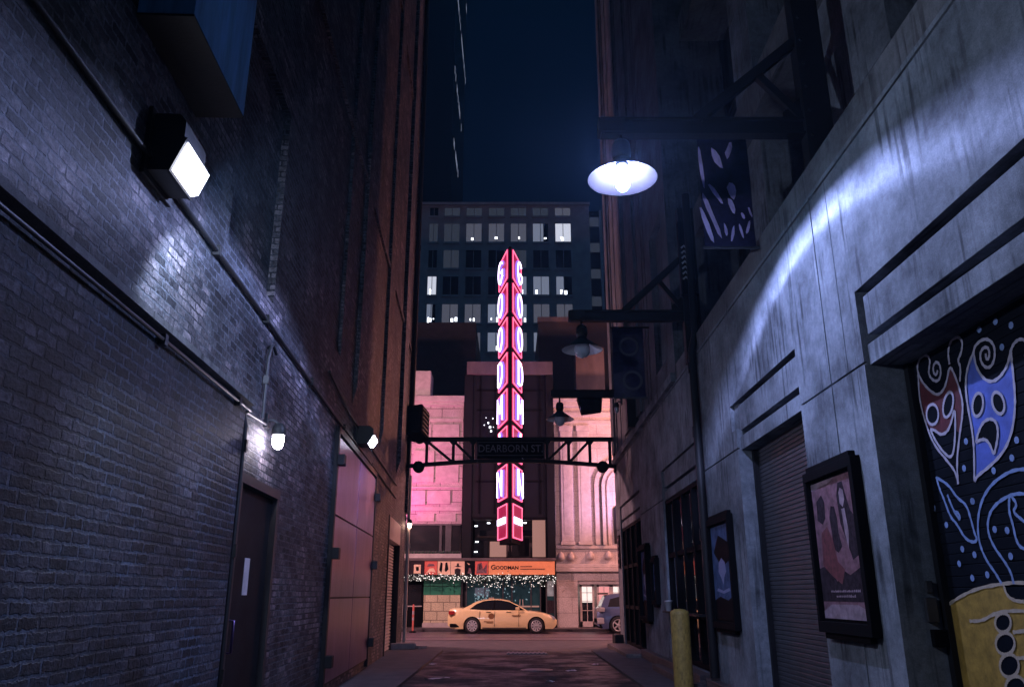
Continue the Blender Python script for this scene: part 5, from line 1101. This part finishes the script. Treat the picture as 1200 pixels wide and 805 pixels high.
for s in (-1, 1):
    b = MB(fx); b.box(.04, .30, s*.80-.09, s*.80+.09, .80, .96, bev=.03); b.build('tail_lamp', mat('tail_lamp_red', (.35, .02, .02), .2, bump=0) if 'tail_lamp_red' not in MATS else MATS['tail_lamp_red'], body)
    b = MB(fx); b.prism([(4.36, .69), (4.46, .80), (4.74, .72), (4.83, .62), (4.72, .60)], s*.62, s*.80, 'y'); b.build('headlight', 'rim', body)
    b = MB(fx); b.box(3.02, 3.20, s*.93-.09, s*.93+.09, 1.0, 1.12, bev=.035); b.build('mirror', 'taxi', body)
    for u in (1.72, 2.62): 
        b = MB(fx); b.box(u, u+.20, s*.865-.02, s*.865+.02, .90, .925, bev=.008); b.build('door_handle', 'blacktrim', body)
    b = MB(fx); b.box(4.72, 4.86, s*.58-.12, s*.58+.12, .30, .50, bev=.02); b.build('fog_lamp_recess', 'blacktrim', body)
    b = MB(fx)
    for u in (1.42, 2.08, 3.16): b.prism([(u, .30), (u+.012, .30), (u+.012, .95), (u, .95)], s*.88, s*.9025, 'y')
    b.box(1.55, 3.5, s*.87-.02, s*.87+.02, .22, .26); b.build('door_seam', 'housing', body)
# lettering and round emblem on the near side
sgn = -1; yy = -.912
b = MB(fx); b._add([(1.95+.115*math.cos(a), yy, .74+.10*math.sin(a)) for a in [k*math.pi/8 for k in range(16)]], [list(range(16))]); b._add([(1.95+.12*(1 if k % 2 else 1.25)*math.cos(k*math.pi/12), yy+.001, .74+.11*(1 if k % 2 else 1.2)*math.sin(k*math.pi/12)) for k in range(24)], [list(range(24))]); b.build('door_emblem', mat('brown_vinyl', (.22, .10, .03), .5, bump=0), body, recalc=False)
b = MB(fx); random.seed(2)
for (u0, u1, z) in ((2.86, 3.24, .76), (2.90, 3.24, .715), (1.62, 2.02, .50), (1.74, 2.00, .45)):
    u = u0
    while u < u1: du = random.uniform(.025, .05); b.box(u, u+du, yy-.002, yy+.004, z, z+.032); u += du+.012
b.build('door_lettering', MATS['brown_vinyl'], body)
MB(fx).box(.10, .55, -.86, -.78, .27, .42, bev=.03).build('rear_diffuser', 'blacktrim', body)
MB(fx).box(1.80, 2.05, -.10, .10, 1.45, 1.52, bev=.02).build('roof_light', 'cream', roof)
MB(fx).box(.6, 4.6, -.70, .70, .16, .30).build('underbody', 'blacktrim', body)
b = MB(fx)
for c in (1.10, 3.95): b.box(c-.36, c+.36, -.66, .66, .2, .72)
b.build('wheel_well', 'blacktrim', body)
# SUV, its rear to the left
prof = [(0, .82), (.06, 1.04), (.12, 1.10), (.6, 1.12), (1.5, 1.08), (3.0, 1.05), (3.7, 1.02), (4.3, .92), (4.52, .80), (4.6, .65)]
cab = [(.16, 1.05), (.28, 1.35), (.42, 1.60), (.9, 1.68), (1.7, 1.70), (2.4, 1.62), (2.9, 1.38), (3.3, 1.05), (2.5, 1.0), (.6, 1.0)]
sv, fs_, body, roof, cw, wid = car('parked_car', 3.80, 38.22, -.03, 4.6, 'silver blue hatchback SUV half hidden behind the right street corner', 'car', prof, (.92, 3.65), cab, 'silver', .36)
sideglass(fs_, roof, cw, [(.50, 1.14), (.62, 1.46), (1.0, 1.56), (1.62, 1.58), (1.60, 1.14)]); sideglass(fs_, roof, cw, [(1.68, 1.14), (1.70, 1.58), (2.3, 1.52), (2.75, 1.32), (3.0, 1.12)])
quadwin(fs_, cw, (.20, 1.12), (.40, 1.52), 'pane', 'rear_window', roof); quadwin(fs_, cw, (2.5, 1.60), (3.2, 1.10), 'pane', 'windscreen', roof)
MB(fs_).box(.18, .55, -.6, .6, 1.66, 1.72, bev=.02).build('rear_spoiler', 'blacktrim', roof)
for c in (.92, 3.65):
    for y in (-.80, .80): wheel(fs_, sv, c, y, .36, spokes=5)
for s in (-1, 1): MB(fs_).box(.03, .34, s*.76-.10, s*.76+.10, .92, 1.10, bev=.03).build('tail_lamp', 'rim', body)
MB(fs_).box(.0, .5, -.84, .84, .40, .68, bev=.06).build('bumper', 'rim', body)
MB(fs_).box(.10, .5, -.78, .78, .22, .40, bev=.04).build('lower_bumper', 'blacktrim', body)
MB(fs_).box(.6, 4.2, -.70, .70, .2, .34).build('underbody', 'blacktrim', body)
# delineator post
t = thing('marker_post', (-4.55, 38.6, -.03), 'slim faded red marker post with white bands at the far kerb left of the taxi', 'post')
MB().lathe([(.045, -.03), (.045, 1.12), (.04, 1.18), (0, 1.2)], (-4.55, 38.6, 0), 14).build('post', 'postpink', t)
b = MB(); b.lathe([(.047, .75), (.047, .90)], (-4.55, 38.6, 0), 14); b.lathe([(.047, .50), (.047, .62)], (-4.55, 38.6, 0), 14); b.build('band', 'white', t)
MB().lathe([(.17, -.028), (.17, .01), (.06, .04), (.046, .04)], (-4.55, 38.6, 0), 16).build('foot', 'blacktrim', t)

# ------------------------------------------------------------------ cross-street lamps assumed round the corners from the orange light on the walls
def assumed_street_lamp(x, y, h, dx, dy, label, col, power, rad=.25):
    t = thing('assumed_street_lamp', (x, y, 0), label, 'street lamp', 'tall street lamps of the cross street')
    MB().lathe([(.14, 0), (.14, .4), (.09, .5), (.06, h-.3), (.05, h)], (x, y, 0), 14).build('pole', 'steel', t)
    MB().tube([(x, y, h-.4), (x+dx*.4, y+dy*.4, h), (x+dx, y+dy, h+.05)], .04, 8).build('arm', 'steel', t)
    MB().box(x+dx-.3, x+dx+.3, y+dy-.16, y+dy+.16, h, h+.14, bev=.04).build('head', 'housing', t)
    MB().box(x+dx-.24, x+dx+.24, y+dy-.12, y+dy+.12, h-.03, h-.002).build('lens', 'E_street', t)
    l = bpy.data.lights.new('street_lamp_light', 'POINT'); l.energy = power; l.color = col; l.shadow_soft_size = rad  # light of an assumed lamp, out of view
    o = bpy.data.objects.new('street_lamp_light', l); scene.collection.objects.link(o); o.parent = t; o.location = (dx, dy, h-.35)
assumed_street_lamp(10.5, 31.0, 8.5, -1.0, .5, 'street lamp on the near pavement round the right corner', (1, .46, .46), 2500)
assumed_street_lamp(11.5, 40.2, 9.5, -1.2, -1.4, 'street lamp on the far pavement round the right corner', (1, .34, .22), 4600)
assumed_street_lamp(-9.8, 30.6, 8.0, 1.2, .8, 'street lamp on the near pavement round the left corner', (1, .48, .50), 4800)
# colour floodlights added out of view to tint the limestone
def wash(x, y, z, tx_, tz, label, col, power):
    t = thing('added_wash_light', (x, y, z), label, 'wash light', 'colour floodlights washing the stone')
    l = bpy.data.lights.new('added_wash_beam', 'SPOT'); l.energy = power; l.color = col; l.spot_size = R_(95); l.spot_blend = .8; l.shadow_soft_size = .15
    o = bpy.data.objects.new('added_wash_beam', l); scene.collection.objects.link(o); d = Vector((tx_-x, Yf-y, tz-z)).normalized()
    o.rotation_euler = d.to_track_quat('-Z', 'Y').to_euler(); o.parent = t; o.location = d*.30
    u = d; r = u.cross(Vector((0, 0, 1))).normalized(); q = r.cross(u)
    f = F((x, y, z), r, u, q); MB(f).box(-.16, .16, -.12, .12, -.12, .12, bev=.02).build('housing', 'blacktrim', t); MB(f).box(-.13, .13, .121, .128, -.09, .09).build('lens', 'E_pink', t)
    MB().tube([(x, y, z-.12), (x, y, 0)], .04, 8).build('pole', 'steel', t)
wash(-7.6, 38.9, 5.2, -4.0, 8.4, 'pink floodlight on a pole left of the limestone building', (1, .05, .42), 1700)  # unseen spot added to turn the left stone magenta
wash(7.6, 38.9, 5.2, 3.6, 8.0, 'lilac floodlight on a pole right of the theatre', (.75, .45, 1.0), 1200)  # unseen spot added to give the right stone a lilac tint

# ------------------------------------------------------------------ haze added to give the lamps halos and lift the darks
m, t_, N, Lk, b_ = _new('added_haze'); N.remove(b_)
M['added_haze'] = m
vol = N.new('ShaderNodeVolumePrincipled'); vol.inputs['Density'].default_value = .0005; vol.inputs['Color'].default_value = (.35, .60, 1, 1); vol.inputs['Anisotropy'].default_value = .7
Lk.new(vol.outputs[0], N['Material Output'].inputs['Volume'])
MB().box(-610, 610, -70, 1410, -2, 170).build('added_haze_volume', 'added_haze', kind='stuff')
